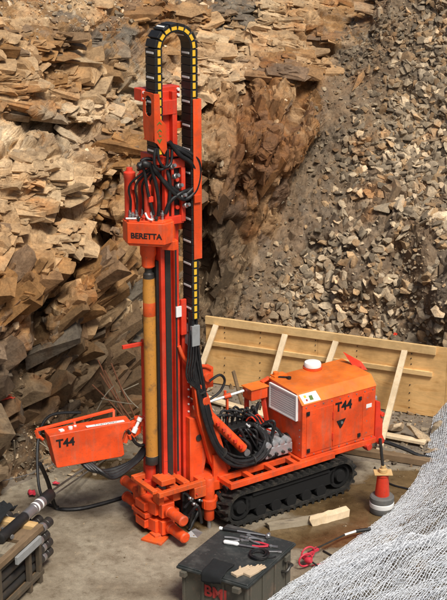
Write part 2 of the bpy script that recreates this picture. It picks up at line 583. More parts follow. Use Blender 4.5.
def base_Y(X, z):
    YL = smooth_lin(X, BASE_L) + lin(z, SET_L)
    YL = YL - .95 * np.exp(-((X - 1.0) / .85) ** 2 - ((z - 3.9) / 1.15) ** 2)
    YL = YL - .35 * np.exp(-((X + .1) / .22) ** 2 - ((z - 2.9) / .8) ** 2)
    YL = YL + .45 * np.exp(-((X + .5) / .3) ** 2 - ((z - 2.1) / 1.0) ** 2)
    YL = YL - .40 * np.exp(-((X + 2.6) / .9) ** 2 - ((z - 2.6) / .7) ** 2)
    wx = fbm(np.stack([X * 2.2, z * 2.2, X * 0], 1), 77, 4) * .35
    for pl, dep, wid in CREVICES:
        YL = YL + dep * np.exp(-(seg_dist(X + wx, z + wx * .6, pl) / wid) ** 2)
    YR = smooth_lin(X, BASE_R) + lin(z, SET_R)
    YR = YR - .95 * np.exp(-((X - 3.75) / .35) ** 2 - ((z - 1.9) / .75) ** 2)
    YR = YR - .45 * np.exp(-((X - 2.9) / .5) ** 2 - ((z - 2.55) / .4) ** 2)
    YR = YR - .80 * np.exp(-((X - 2.35) / .45) ** 2 - ((z - 1.7) / .7) ** 2)
    return YL, YR

def terrain():
    xs = np.concatenate([np.linspace(-9, -4.9, 40, endpoint=False), np.arange(-4.9, 5.3, .024), np.linspace(5.3, 9, 40)])
    zs = np.concatenate([np.arange(-.3, 4.0, .024), np.arange(4.0, 6.7, .0125), np.linspace(6.7, 8.6, 50)])
    X, Z = np.meshgrid(xs, zs)
    shp = X.shape
    X = X.ravel(); Z = Z.ravel()
    wob = fbm(np.stack([X * 1.3, Z * 1.3, X * 0], 1), 5, 3)
    YL, YR = base_Y(X, Z)
    w = sstep(-.22, .22, X - edge_x(Z) + wob * .5)
    Y = YL * (1 - w) + YR * w + fbm(np.stack([X * .8, Z * .8, X * 0 + 3], 1), 9, 4) * .45
    P = np.stack([X, Y, Z], 1)
    G = P.reshape(*shp, 3)
    du = np.gradient(G, axis=1); dv = np.gradient(G, axis=0)
    Nn = np.cross(du, dv).reshape(-1, 3)
    Nn /= np.linalg.norm(Nn, axis=1)[:, None] + 1e-9
    Nn[Nn[:, 1] > 0] *= -1
    # ease the direction: mostly out and up
    Nn = Nn * .6 + np.array([0, -.62, .5]) * .4
    Nn /= np.linalg.norm(Nn, axis=1)[:, None]
    # --- bedded, blocky rock
    Pw = P + .10 * np.stack([fbm(P * 1.6, 21, 3), fbm(P * 1.6, 22, 3), fbm(P * 1.6, 23, 3)], 1)
    def bed(ang, tilt_y, seed):
        a = R(ang)
        t = np.array([math.cos(a), 0, math.sin(a)])
        n = np.array([-math.sin(a), -tilt_y, math.cos(a)]); n /= np.linalg.norm(n)
        s = np.cross(n, t)
        Q = np.stack([Pw @ t, Pw @ s, Pw @ n], 1)
        D = 0; cols = []
        for k, (l, h, amp, ti) in enumerate(((1.9, .80, .50, .55), (.70, .28, .20, .55), (.27, .12, .065, .55), (.12, .06, .016, .5))):
            q = Q / np.array([l, l * .8, h])
            f1, f2, cen, rn = worley(q, seed + 100 * k)
            loc = q - cen
            pl = (rn[:, 0] - .5) + ti * ((rn[:, 1] - .5) * loc[:, 0] + (rn[:, 2] - .5) * loc[:, 1] + (rn[:, 3] - .6) * .6 * loc[:, 2])
            crack = np.clip(1 - (f2 - f1) / .11, 0, 1)
            D = D + amp * (pl - .75 * crack ** 1.5)
            cols.append(rn[:, (k + 1) % 4])
        return D, cols
    DA, cA = bed(-6, .35, 1000)
    DB, cB = bed(36, .55, 3000)
    DC, cC = bed(68, .3, 5000)
    mU = sstep(-.18, .18, Z - 3.35 - .18 * X + wob * .7)               # upper flat beds above lower slabs
    mC = sstep(-.2, .2, X + .7 - .1 * (Z - 2) + wob * .6) * (1 - sstep(-.2, .3, Z - 4.6))    # steep beds in the central bulge
    D = DB * (1 - mU) + DA * mU
    D = D * (1 - mC) + DC * mC
    c1 = [(b * (1 - mU) + a * mU) * (1 - mC) + c * mC for a, b, c in zip(cA, cB, cC)]
    Dg = D.reshape(shp)
    for _ in range(2):
        Dg[1:-1] = .25 * Dg[:-2] + .5 * Dg[1:-1] + .25 * Dg[2:]
        Dg[:, 1:-1] = .25 * Dg[:, :-2] + .5 * Dg[:, 1:-1] + .25 * Dg[:, 2:]
    D = Dg.ravel()
    # scree is smoother
    mR = w * (1 - .9 * np.exp(-((X - 3.75) / .4) ** 2 - ((Z - 1.9) / .8) ** 2)) * (1 - .8 * np.exp(-((X - 2.35) / .5) ** 2 - ((Z - 1.7) / .75) ** 2))
    mR = mR * (1 - .8 * np.exp(-((X - 2.9) / .55) ** 2 - ((Z - 2.55) / .45) ** 2)) * (1 - .7 * np.exp(-((X - 1.5) / .4) ** 2 - ((Z - 2.0) / .55) ** 2))
    bench = sstep(5.75, 6.25, Z + wob * .5) * (1 - w)
    low = (1 - sstep(.3, .8, Z + wob * .3))
    amp = 1 - .86 * np.clip(mR, 0, 1)
    amp = amp * (1 - .7 * bench) * (1 - .35 * mC)
    grit = fbm(P * 7, 40, 4) * .05 + fbm(P * 22, 41, 3) * .02
    P = P + Nn * (D * amp * .85 + grit)[:, None]
    # --- rock colour (own colour of the stone, block by block, plus painted gully shade)
    tan = np.array([.265, .165, .085]); pale = np.array([.53, .41, .27]); ochre = np.array([.36, .165, .050])
    redbr = np.array([.15, .062, .026]); grey = np.array([.20, .175, .14]); dark = np.array([.070, .054, .040]); slate = np.array([.25, .25, .245])
    t = .36 * c1[0] + .34 * c1[1] + .2 * c1[2] + .1 * c1[3] + fbm(P * .9, 60, 4) * .30
    t = t[:, None]
    C = np.where(t < .34, dark + (grey - dark) * np.clip(t / .34, 0, 1), np.where(t < .5, grey + (tan - grey) * (t - .34) / .16, np.where(t < .68, tan + (pale - tan) * (t - .5) / .18, pale)))
    rr = np.clip(.55 + 1.7 * fbm(P * .7 + 9, 61, 4) + .5 * (c1[1] - .5), 0, 1)[:, None]
    C = C * (1 - .7 * rr) + .7 * rr * (C * .40 + ochre * .55)
    # pale ledge band high on the left
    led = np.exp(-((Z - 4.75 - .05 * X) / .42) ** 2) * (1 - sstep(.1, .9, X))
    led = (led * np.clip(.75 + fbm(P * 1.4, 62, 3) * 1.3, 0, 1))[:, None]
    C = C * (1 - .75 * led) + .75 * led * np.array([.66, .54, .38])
    # red-brown bulge
    rb = np.clip(1.35 * np.exp(-((X - .75) / 1.05) ** 2 - ((Z - 3.6) / 1.45) ** 2), 0, 1)
    rb = (rb * np.clip(.85 + fbm(P * 1.7, 63, 3) * .9, 0, 1))[:, None]
    C = C * (1 - .85 * rb) + .85 * rb * (redbr * .75 + C * .15 + ochre * .10)
    # darker lower rocks
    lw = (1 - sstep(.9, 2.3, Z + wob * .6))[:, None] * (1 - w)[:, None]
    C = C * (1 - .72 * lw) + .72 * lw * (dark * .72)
    gully_shade = np.clip(1.2 * np.exp(-((X + .05) / .55) ** 2 - ((Z - 2.1) / 1.0) ** 2), 0, 1)[:, None] * (1 - .5 * w)[:, None]  # shade of the central gully painted into the rock colour
    C = C * (1 - .75 * gully_shade) + .75 * gully_shade * (dark * .8)
    # grey-brown scree bed
    C = C * (1 - .75 * mR.clip(0, 1)[:, None]) + .75 * mR.clip(0, 1)[:, None] * np.array([.145, .110, .072])
    but = (np.exp(-((X - 3.75) / .45) ** 2 - ((Z - 1.9) / .85) ** 2) + np.exp(-((X - 2.35) / .55) ** 2 - ((Z - 1.7) / .8) ** 2) + np.exp(-((X - 2.9) / .55) ** 2 - ((Z - 2.55) / .45) ** 2) + .8 * np.exp(-((X - 1.5) / .4) ** 2 - ((Z - 2.0) / .55) ** 2)).clip(0, 1)[:, None] * w[:, None]
    C = C * (1 - .7 * but) + .7 * but * np.array([.12, .098, .072])
    lum = C.mean(1, keepdims=True)
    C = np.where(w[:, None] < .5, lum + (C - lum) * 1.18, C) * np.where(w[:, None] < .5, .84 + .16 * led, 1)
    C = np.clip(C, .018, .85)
    # angular slabs standing out of the face, laid in the bedding
    A = np.linalg.norm(np.cross(G[1:, :-1] - G[:-1, :-1], G[:-1, 1:] - G[:-1, :-1]), axis=2)
    crv = np.min([seg_dist(X + fbm(np.stack([X * 2.2, Z * 2.2, X * 0], 1), 77, 4) * .35, Z + fbm(np.stack([X * 2.2, Z * 2.2, X * 0], 1), 77, 4) * .21, pl) for pl, _, _ in CREVICES], axis=0)
    keep = ((1 - np.exp(-(crv / .16) ** 2)) * (1 - mR.clip(0, 1)) * (1 - .85 * bench) * ((np.abs(X) < Y * .2 + .4) & (Z > -.1) & (Z < 6.6))).reshape(shp)
    clump = np.clip(fbm(P * 1.1, 70, 3) * 3.0 + .45, .03, 1).reshape(shp)
    pr = (A * keep[:-1, :-1] * clump[:-1, :-1]).ravel(); pr /= pr.sum()
    nbk = 9000
    kk = rng.choice(len(pr), nbk, p=pr)
    jj, ii = np.unravel_index(kk, A.shape)
    vi = jj * shp[1] + ii
    ang = np.where(mC[vi] > .5, 66, np.where(mU[vi] > .5, -5, 36)) + rng.normal(0, 9, nbk)
    SV, SC, SF = [], [], []
    Lb = .09 + .11 * rng.pareto(2.2, nbk).clip(0, 3.6)
    ks = 0
    for q in range(nbk):
        a = R(ang[q])
        t = np.array([math.cos(a), rng.normal(0, .15), math.sin(a)]); t /= np.linalg.norm(t)
        nb_ = np.array([-math.sin(a), -.45 + rng.normal(0, .16), math.cos(a)]); nb_ -= t * (nb_ @ t); nb_ /= np.linalg.norm(nb_)
        sd = np.cross(nb_, t)
        up_, ce_ = mU[vi[q]] > .5, mC[vi[q]] > .5
        l = Lb[q] * (.66 if ce_ else 1 if up_ else 1.35) * (.8 if mR[vi[q]] > .05 else 1)
        tv, tf = BLOCKS[q % len(BLOCKS)]
        v = (tv * np.array([l * rng.uniform(1.1, 2.3), l * rng.uniform(.9, 1.3), l * (rng.uniform(.22, .5) if up_ and not ce_ else rng.uniform(.35, .9))])) @ np.stack([t, sd, nb_]) + P[vi[q]] + Nn[vi[q]] * l * (rng.uniform(-.42, -.08) if up_ or ce_ else rng.uniform(-.46, -.22))
        SV.append(v); SF += [[i_ + ks for i_ in f_] for f_ in tf]
        ks += len(tv)
        SC.append(np.repeat((C[vi[q]] * rng.uniform(.8, 1.2))[None], len(tv), 0))
    SV = np.concatenate(SV); SC = np.clip(np.concatenate(SC), .02, .85)
    ny, nx = shp
    idx = np.arange(ny * nx).reshape(ny, nx)
    F = np.stack([idx[:-1, :-1], idx[:-1, 1:], idx[1:, 1:], idx[1:, :-1]], -1).reshape(-1, 4)
    # split in two structures along the gully
    fw = w[F].mean(1) > .5
    out = []
    for nm, sel in (('rock_face', ~fw), ('scree_slope', fw)):
        FF = F[sel]
        used, inv = np.unique(FF, return_inverse=True)
        FF = inv.reshape(-1, 4)
        PV, CV = P[used], C[used]
        if nm == 'rock_face':
            extra = [[i_ + len(used) for i_ in f_] for f_ in SF]
            PV = np.concatenate([PV, SV]); CV = np.concatenate([CV, SC])
        loops = FF.ravel(); starts = np.arange(0, FF.size, 4)
        if nm == 'rock_face':
            ln = np.array([len(f_) for f_ in extra])
            starts = np.concatenate([starts, FF.size + np.concatenate([[0], np.cumsum(ln)[:-1]])])
            loops = np.concatenate([loops, np.concatenate([np.array(f_) for f_ in extra])])
        me = bpy.data.meshes.new(nm)
        me.vertices.add(len(PV)); me.vertices.foreach_set('co', PV.astype(np.float32).ravel())
        me.loops.add(len(loops)); me.loops.foreach_set('vertex_index', loops.astype(np.int32))
        me.polygons.add(len(starts)); me.polygons.foreach_set('loop_start', starts.astype(np.int32))
        me.update(calc_edges=True)
        me.shade_flat()
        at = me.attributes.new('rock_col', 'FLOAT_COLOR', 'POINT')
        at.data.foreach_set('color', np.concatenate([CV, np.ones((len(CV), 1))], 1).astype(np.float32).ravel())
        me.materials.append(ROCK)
        o = bpy.data.objects.new(nm, me); COL.objects.link(o)
        out.append(o)
    tag(out[0], 'layered brown and tan blasted rock face behind the rig', 'rock face', kind='structure')
    tag(out[1], 'grey brown slope of loose broken rock on the right', 'scree slope', kind='structure')
    return P.reshape(*shp, 3), w.reshape(shp), bench.reshape(shp), low.reshape(shp), Z.reshape(shp)

TP, TW, TB, TL, TZ = terrain()

# ------------------------------------------------------------------ stones
STONE_COLS = np.array([1.10, 1.0, .86]) * np.array([(.32, .30, .265), (.42, .385, .33), (.25, .23, .20), (.52, .475, .40), (.38, .30, .21), (.26, .235, .20), (.27, .205, .14), (.165, .15, .13), (.50, .465, .40)])

def rand_rot(n, tilt):
    yaw = rng.uniform(0, 2 * math.pi, n)
    ax = rng.normal(0, tilt, n); ay = rng.normal(0, tilt, n)
    return [Euler((ax[i], ay[i], yaw[i])).to_matrix() for i in range(n)]

def quat_to(nv):
    return Vector((0, 0, 1)).rotation_difference(Vector(nv)).to_matrix()

def sample_surface(n, weight):
    A = np.linalg.norm(np.cross(TP[1:, :-1] - TP[:-1, :-1], TP[:-1, 1:] - TP[:-1, :-1]), axis=2)
    p = (A * weight[:-1, :-1]).ravel()
    p /= p.sum()
    k = rng.choice(len(p), n, p=p)
    j, i = np.unravel_index(k, A.shape)
    pos = TP[j, i]
    # slope normal over a wide footprint
    j0, j1 = np.clip(j - 8, 0, TP.shape[0] - 1), np.clip(j + 8, 0, TP.shape[0] - 1)
    i0, i1 = np.clip(i - 8, 0, TP.shape[1] - 1), np.clip(i + 8, 0, TP.shape[1] - 1)
    nn = np.cross(TP[j, i1] - TP[j, i0], TP[j1, i] - TP[j0, i])
    nn /= np.linalg.norm(nn, axis=1)[:, None] + 1e-9
    nn[nn[:, 1] > 0] *= -1
    nn = nn * .7 + np.array([0, -.2, .5]); nn /= np.linalg.norm(nn, axis=1)[:, None]
    return pos, nn

def stone_mass(name, pos, nn, size, cols, label, cat):
    V, F, C = [], [], []
    rots = rand_rot(len(pos), .45)
    k = 0
    tv = [np.array(t[0]) for t in TEMPL]
    for i in range(len(pos)):
        t = i % len(TEMPL)
        M = np.array(quat_to(nn[i]) @ rots[i])
        v = tv[t] * (size[i] * np.array([1, 1, .9])) @ M.T + pos[i] + nn[i] * size[i] * .12
        V.append(v); F += [[a + k for a in f] for f in TEMPL[t][1]]
        C.append(np.repeat(cols[i][None], len(v), 0))
        k += len(v)
    V = np.concatenate(V); C = np.concatenate(C)
    me = bpy.data.meshes.new(name)
    me.from_pydata(V.tolist(), [], F)
    at = me.attributes.new('rock_col', 'FLOAT_COLOR', 'POINT')
    at.data.foreach_set('color', np.concatenate([C, np.ones((len(C), 1))], 1).astype(np.float32).ravel())
    me.materials.append(STONE)
    o = bpy.data.objects.new(name, me); COL.objects.link(o)
    tag(o, label, cat, kind='stuff')
    return o

inview = (np.abs(TP[..., 0]) < TP[..., 1] * .19 + .3) & (TZ > -.05) & (TZ < 6.9)
XX_ = TP[..., 0]
BUT = np.clip(np.exp(-((XX_ - 3.75) / .42) ** 2 - ((TZ - 1.9) / .8) ** 2) + np.exp(-((XX_ - 2.35) / .5) ** 2 - ((TZ - 1.7) / .75) ** 2) + np.exp(-((XX_ - 2.9) / .55) ** 2 - ((TZ - 2.55) / .45) ** 2) + .8 * np.exp(-((XX_ - 1.5) / .4) ** 2 - ((TZ - 2.0) / .55) ** 2), 0, 1)
wR = np.where(inview, TW, 0) * (XX_ < 5.2) * (1 - .8 * BUT)
PATCH = np.clip(.62 + 1.7 * fbm(TP.reshape(-1, 3) * np.array([1.1, .6, .8]), 400, 3).reshape(TZ.shape), .22, 1.2)
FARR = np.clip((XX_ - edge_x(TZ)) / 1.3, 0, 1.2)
n = 17000
pos, nn = sample_surface(n, wR * PATCH * (.45 + .8 * FARR) * (.5 + .6 * sstep(1.8, 3.4, TZ)))
far = np.clip((pos[:, 0] - edge_x(pos[:, 2])) / 1.3, .1, 1.2)
size = (.026 + .062 * rng.pareto(1.9, n).clip(0, 3.4)) * (.5 + .6 * far)
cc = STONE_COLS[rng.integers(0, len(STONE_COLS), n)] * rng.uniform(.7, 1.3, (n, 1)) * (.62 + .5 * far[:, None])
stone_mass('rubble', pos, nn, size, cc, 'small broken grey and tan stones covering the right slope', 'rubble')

n = 5200
wL = np.where(inview, (1 - TW) * (TB * 1.0 + 1.6 * TL + .05), 0) * (TP[..., 0] < 4)
pos, nn = sample_surface(n, wL)
size = .03 + .04 * rng.pareto(2.6, n).clip(0, 3)
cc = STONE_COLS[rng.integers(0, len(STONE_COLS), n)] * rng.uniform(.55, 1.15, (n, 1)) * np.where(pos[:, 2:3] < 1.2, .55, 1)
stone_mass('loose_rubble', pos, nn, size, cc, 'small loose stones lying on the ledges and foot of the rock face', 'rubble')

# gravel between the slab, the barrier and the rock
n = 2600
gx = rng.uniform(-2.9, 4.6, n)
gy = 18.2 + rng.uniform(0, 1, n) * 4.2
gy = np.where(gx < -1.2, 17.3 + rng.uniform(0, 1, n) * 2.2, gy)
gy = np.where(gx > 2.4, 17.55 + rng.uniform(0, 1, n) * 3.2, gy)
pos = np.stack([gx, gy, np.zeros(n)], 1)
size = .035 + .05 * rng.pareto(2.4, n).clip(0, 3.2)
cc = STONE_COLS[rng.integers(0, len(STONE_COLS), n)] * rng.uniform(.45, 1.0, (n, 1))
stone_mass('gravel', pos, np.repeat([[0, 0, 1.]], n, 0), size, cc, 'dark gravel on the dirt between the slab and the plywood', 'gravel')

n = 900
gx = rng.uniform(-3.2, 3.4, n); gy = rng.uniform(13.2, 18.6, n)
edge_near = (gy > 17.4) | (gx < -2.4) | (rng.uniform(0, 1, n) < .35)
gx, gy = gx[edge_near], gy[edge_near]; n = len(gx)
stone_mass('grit', np.stack([gx, gy, np.full(n, SZ)], 1), np.repeat([[0, 0, 1.]], n, 0), .012 + .016 * rng.pareto(2.6, n).clip(0, 3), STONE_COLS[rng.integers(0, len(STONE_COLS), n)] * rng.uniform(.35, .9, (n, 1)), 'fine grit and crumbs of stone scattered on the slab', 'grit')

# the large loose stones, each a thing of its own
stone_meshes = []
for k in range(14):
    vs_, fs_ = TEMPL[k]
    me = bpy.data.meshes.new('boulder')
    bm = bmesh.new()
    bvs = [bm.verts.new(v) for v in vs_]
    for f in fs_:
        try: bm.faces.new([bvs[a] for a in f])
        except ValueError: pass
    bmesh.ops.bevel(bm, geom=list(bm.edges), offset=.018, segments=1, affect='EDGES', clamp_overlap=True)
    bm.to_mesh(me); bm.free()
    c = STONE_COLS[k % len(STONE_COLS)]
    at = me.attributes.new('rock_col', 'FLOAT_COLOR', 'POINT')
    at.data.foreach_set('color', np.tile(np.array([*c, 1], np.float32), len(me.vertices)))
    me.materials.append(STONE)
    stone_meshes.append(me)

def boulder(p, nrm, s, k, label, group):
    o = bpy.data.objects.new('boulder', stone_meshes[k])
    M = quat_to(nrm) @ Euler((random.gauss(0, .4), random.gauss(0, .4), random.uniform(0, 6.28))).to_matrix()
    o.rotation_euler = M.to_euler()
    o.scale = (s * random.uniform(.9, 1.25), s, s * random.uniform(.8, 1.1))
    o.location = Vector(p) + Vector(nrm) * s * .10
    COL.objects.link(o)
    tag(o, label, 'boulder', group)
    return o

n = 200
pos, nn = sample_surface(n, wR * PATCH * (sstep(.1, .9, XX_ - edge_x(TZ) - .1) + .1))
for i in range(n):
    s = .19 + .10 * min(rng.pareto(2.2), 2.4)
    boulder(pos[i], nn[i], s, i % 14, 'larger angular stone lying on the rubble slope at right', 'larger loose stones on the right slope')
n = 40
pos, nn = sample_surface(n, np.where(inview, (1 - TW) * (TB + TL), 0) * (TP[..., 0] < 4))
for i in range(n):
    boulder(pos[i], nn[i], random.uniform(.14, .30), i % 14, 'angular stone resting on the left rock face', 'loose stones on the left rock face')
for (x, y, s, k) in ((3.05, 18.65, .50, 0), (2.75, 19.0, .36, 1), (3.35, 18.9, .42, 2), (2.45, 19.0, .34, 5), (3.5, 18.2, .34, 4), (2.2, 19.2, .3, 7), (3.2, 18.1, .28, 3), (2.3, 18.7, .26, 9)):
    boulder((x, y, .06), (0, 0, 1), s, k, 'grey stone on the ground beside the long pine brace', 'stones at the right end of the plywood barrier')

# ------------------------------------------------------------------ netted bank
EDGE = [(-1.2, 11.2), (-.3, 12.75), (.57, 13.94), (1.23, 14.71), (1.81, 15.45), (2.39, 16.31), (2.87, 17.26), (3.17, 18.31), (3.42, 19.47), (3.98, 21.6), (4.4, 22.6)]
def bank_grid(nu, nd, lift, seed, dmax=4.2, fold=0.0):
    E = np.array(EDGE)
    seg = np.concatenate([[0], np.cumsum(np.linalg.norm(np.diff(E, axis=0), axis=1))])
    s = np.linspace(0, seg[-1], nu)
    ex = np.interp(s, seg, E[:, 0]); ey = np.interp(s, seg, E[:, 1])
    kern = np.ones(9) / 9
    k9 = max(3, nu // 14) | 1
    pad = k9 // 2
    sm = lambda a: np.convolve(np.pad(a, pad, mode='reflect', reflect_type='odd'), np.ones(k9) / k9, 'valid')
    ex, ey = sm(ex), sm(ey)
    d = np.linspace(-.02, dmax, nd)
    Dx, Dy = .80, -.60
    Sg, Dg = np.meshgrid(s, d)
    X = np.interp(Sg, s, ex) + Dg * Dx
    Y = np.interp(Sg, s, ey) + Dg * Dy
    q = np.stack([X.ravel() * .9, Y.ravel() * .9, np.zeros(X.size)], 1)
    nz = fbm(q, 300, 4).reshape(X.shape)
    Z = .50 * Dg + .30 * nz * np.clip(Dg / 1.6, 0, 1) + .02 * np.clip(Dg * 4, 0, 1)
    Z = Z + .40 * np.clip(Sg - 8.8, 0, 3) * np.clip(Dg / .6, 0, 1)
    if fold:
        fq = np.stack([(Sg.ravel() * .35 + Dg.ravel() * .5), (Sg.ravel() * .9 - Dg.ravel() * 1.6), np.zeros(X.size) + seed], 1)
        fz = fbm(fq * 1.3, 310 + seed, 4).reshape(X.shape)
        Z = Z + fold * np.clip(1 - np.abs(fz) * 5, 0, 1) * np.clip(Dg * .9, 0, 1) + fold * .7 * (fbm(q * 2.2, 320 + seed, 3).reshape(X.shape) + .5) * np.clip(Dg * .9, 0, 1)
    return X, Y, Z + lift, Sg, Dg

X, Y, Z, S_, D_ = bank_grid(220, 110, 0, 0)
q = np.stack([X.ravel(), Y.ravel(), Z.ravel()], 1)
f1, f2, cen, rn = worley(q * np.array([3.2, 3.2, 4.5]), 900)
Z2 = Z + .16 * ((rn[:, 0] - .6) + .8 * ((rn[:, 1] - .5) * (q[:, 0] * 3.2 - cen[:, 0]) + (rn[:, 2] - .5) * (q[:, 1] * 3.2 - cen[:, 1]))).reshape(X.shape) - .08
idx = np.arange(X.size).reshape(X.shape)
F = np.stack([idx[:-1, :-1], idx[:-1, 1:], idx[1:, 1:], idx[1:, :-1]], -1).reshape(-1, 4)
bank = mesh_obj('rock_bank', np.stack([X.ravel(), Y.ravel(), Z2.ravel()], 1).tolist(), F.tolist(), ROCK, recalc=False)
at = bank.data.attributes.new('rock_col', 'FLOAT_COLOR', 'POINT')
C = np.array([.13, .115, .09])[None] * (.5 + 1.4 * rn[:, 3:4])
at.data.foreach_set('color', np.concatenate([C, np.ones((len(C), 1))], 1).astype(np.float32).ravel())
tag(bank, 'dark rocky bank rising on the right beneath white netting', 'rock bank', kind='structure')

def strands(nu, nd, lift, seed, fold, r):
    X, Y, Z, S_, D_ = bank_grid(nu, nd, lift, seed, fold=fold)
    P = np.stack([X, Y, Z], -1) + rng.normal(0, .0035, (nd, nu, 3))
    tri = np.array([[0, 0, 1.0], [.87, 0, -.5], [-.6, .6, -.5]]) * r
    vs, fs, k = [], [], 0
    for grid in (P, P.transpose(1, 0, 2)):
        a, m = grid.shape[:2]
        ring = (grid[:, :, None, :] + tri[None, None]).reshape(-1, 3)
        idx = np.arange(a * m * 3).reshape(a, m, 3) + k
        for t in range(3):
            t2 = (t + 1) % 3
            fs.append(np.stack([idx[:, :-1, t], idx[:, :-1, t2], idx[:, 1:, t2], idx[:, 1:, t]], -1).reshape(-1, 4))
        vs.append(ring); k += len(ring)
    return np.concatenate(vs), np.concatenate(fs)
V1, F1 = strands(380, 140, .03, 1, .08, .0035)
V2, F2 = strands(300, 112, .055, 4, .12, .0036)
fc = V2[F2].mean(1)
band = fbm(np.stack([fc[:, 0] * 1.1 - fc[:, 1] * .5, fc[:, 1] * .28 + fc[:, 0] * .2, fc[:, 2] * 0], 1), 480, 3)
F2 = F2[(band > -.02) | (fc[:, 2] < .32)]
NV = np.concatenate([V1, V2]); NF = np.concatenate([F1, F2 + len(V1)])
nme = bpy.data.meshes.new('netting')
nme.vertices.add(len(NV)); nme.vertices.foreach_set('co', NV.astype(np.float32).ravel())
nme.loops.add(NF.size); nme.loops.foreach_set('vertex_index', NF.astype(np.int32).ravel())
nme.polygons.add(len(NF)); nme.polygons.foreach_set('loop_start', np.arange(0, NF.size, 4, dtype=np.int32))
nme.update(calc_edges=True)
nme.materials.append(NET)
net = bpy.data.objects.new('netting', nme); COL.objects.link(net)
tag(net, 'white woven netting draped over the rocky bank at right', 'netting')


# ------------------------------------------------------------------ plywood barrier behind the rig
WA = Vector((-.30, 21.10, 0)); WB = Vector((4.55, 19.08, 0))
we = (WB - WA).normalized(); wn_ = Vector((we.y, -we.x, 0))          # wn_ points to the camera side
WL = (WB - WA).length
barrier = empty('plywood_barrier', WA, math.atan2(we.y, we.x))
tag(barrier, 'long low plywood barrier with pine rails and leaning braces behind the rig', 'barrier')
# local frame: x along, y away from the camera, z up
for a, b in ((0, 2.02), (2.024, 4.2), (4.204, WL)):
    MB().box((a, 0, .02), (b, .02, 1.235)).build('plywood_sheet', PLY, barrier)
MB().box((0, -.042, 1.10), (4.02, -.002, 1.24)).build('top_rail', TIMBER, barrier, bevel=.004)
MB().box((.03, -.042, .72), (3.98, -.002, .80)).build('mid_rail', TIMBER, barrier, bevel=.004)
nails = MB()
for x in (.35, 1.0, 1.98, 2.7, 3.62):
    for z in (.12, .25, .38, .52, .88, .98, 1.06):
        nails.cyl((x + random.uniform(-.01, .01), -.001, z), (x, -.006, z), .011, n=8)
nails.build('nail_heads', DARKSTEEL, barrier)
for xt, xf, out, top, bot in ((.22, .02, .70, 1.12, .03), (1.47, 1.42, .95, 1.12, .03), (2.36, 2.2, .9, 1.12, .03), (3.52, 3.60, 1.72, 1.12, .03)):
    MB().bar((xt, -.075, top), (xf, -out, bot), .095, .045, (0, -1, .6)).build('brace', PALETIMBER, barrier, bevel=.004)

def plank(name, a, b, w, h, mat, label, cat, group=None, z0=0, roll=0):
    a, b = Vector((*a, 0)), Vector((*b, 0))
    d = b - a
    o = MB().box((-d.length / 2, -w / 2, 0), (d.length / 2, w / 2, h)).build(name, mat, None, bevel=.006)
    m = (a + b) / 2
    o.location = (m.x, m.y, z0)
    o.rotation_euler = (roll, 0, math.atan2(d.y, d.x))
    tag(o, label, cat, group)
    return o
plank('plank', (2.05, 18.95), (3.12, 18.42), .13, .05, PALETIMBER, 'pale pine board lying across the foot of the longest brace', 'plank', z0=.05)
plank('beam', (1.5, 18.36), (3.25, 17.66), .14, .10, OLDTIMBER, 'brown timber beam lying along the rear edge of the slab', 'beam', z0=.012)
plank('plank', (-.5, 20.4), (.75, 19.45), .16, .04, PALETIMBER, 'pale wide board lying on gravel behind the valve bank', 'plank', z0=.05)
st = MB().bar((0, 0, -.05), (-.18, .12, .62), .07, .03).build('stake', OLDTIMBER, None, bevel=.004)
st.location = (.34, 19.95, 0); tag(st, 'brown wooden stake leaning up from the gravel behind the rig', 'stake')

def split_wood(name, a, b, w, h, mat, label, seed):
    r = random.Random(seed)
    a, b = Vector((*a, 0)), Vector((*b, 0)); d = b - a
    n = 9
    prof = [(-.5, 0), (.5, 0), (.46, .7), (.1, 1.0), (-.38, .8)]
    vs, fs = [], []
    for i in range(n):
        t = i / (n - 1)
        sw = 1 - .25 * abs(t - .5) * r.uniform(.5, 1.4)
        for (y, z) in prof:
            vs.append(((t - .5) * d.length + r.uniform(-.012, .012) * (i in (0, n - 1)) * 3, y * w * sw + r.uniform(-.008, .008), z * h * (1 - .15 * r.random()) if z else 0))
    k = len(prof)
    for i in range(n - 1):
        fs += [(i * k + j, i * k + (j + 1) % k, (i + 1) * k + (j + 1) % k, (i + 1) * k + j) for j in range(k)]
    fs += [tuple(range(k)), tuple(range((n - 1) * k, n * k))]
    o = MB().add(vs, fs).build(name, mat, None, smooth=25)
    m = (a + b) / 2
    o.location = (m.x, m.y, SZ); o.rotation_euler = (0, 0, math.atan2(d.y, d.x))
    tag(o, label, 'timber')
split_wood('timber_block', (.60, 15.74), (1.22, 15.94), .15, .10, GREYTIMBER, 'grey square timber lying on the slab beside the track', 3)
split_wood('split_log', (1.16, 15.86), (1.72, 16.16), .17, .13, PALETIMBER, 'pale split log lying on the slab at the track end', 5)

# ------------------------------------------------------------------ the drilling rig
RIG_O = Vector((.664, 16.91, SZ)); RIG_A = R(34.5)
rig = empty('drilling_rig', RIG_O, RIG_A)
tag(rig, 'orange crawler drilling rig with tall mast standing on the slab', 'drilling rig')
T = lambda v: Vector((v[0], -v[1], v[2]))        # (along, towards the near side, up) to the rig's own axes
def M():
    return MB(T)
UZ = lambda w: (lambda x, z, t: (x, t, z))

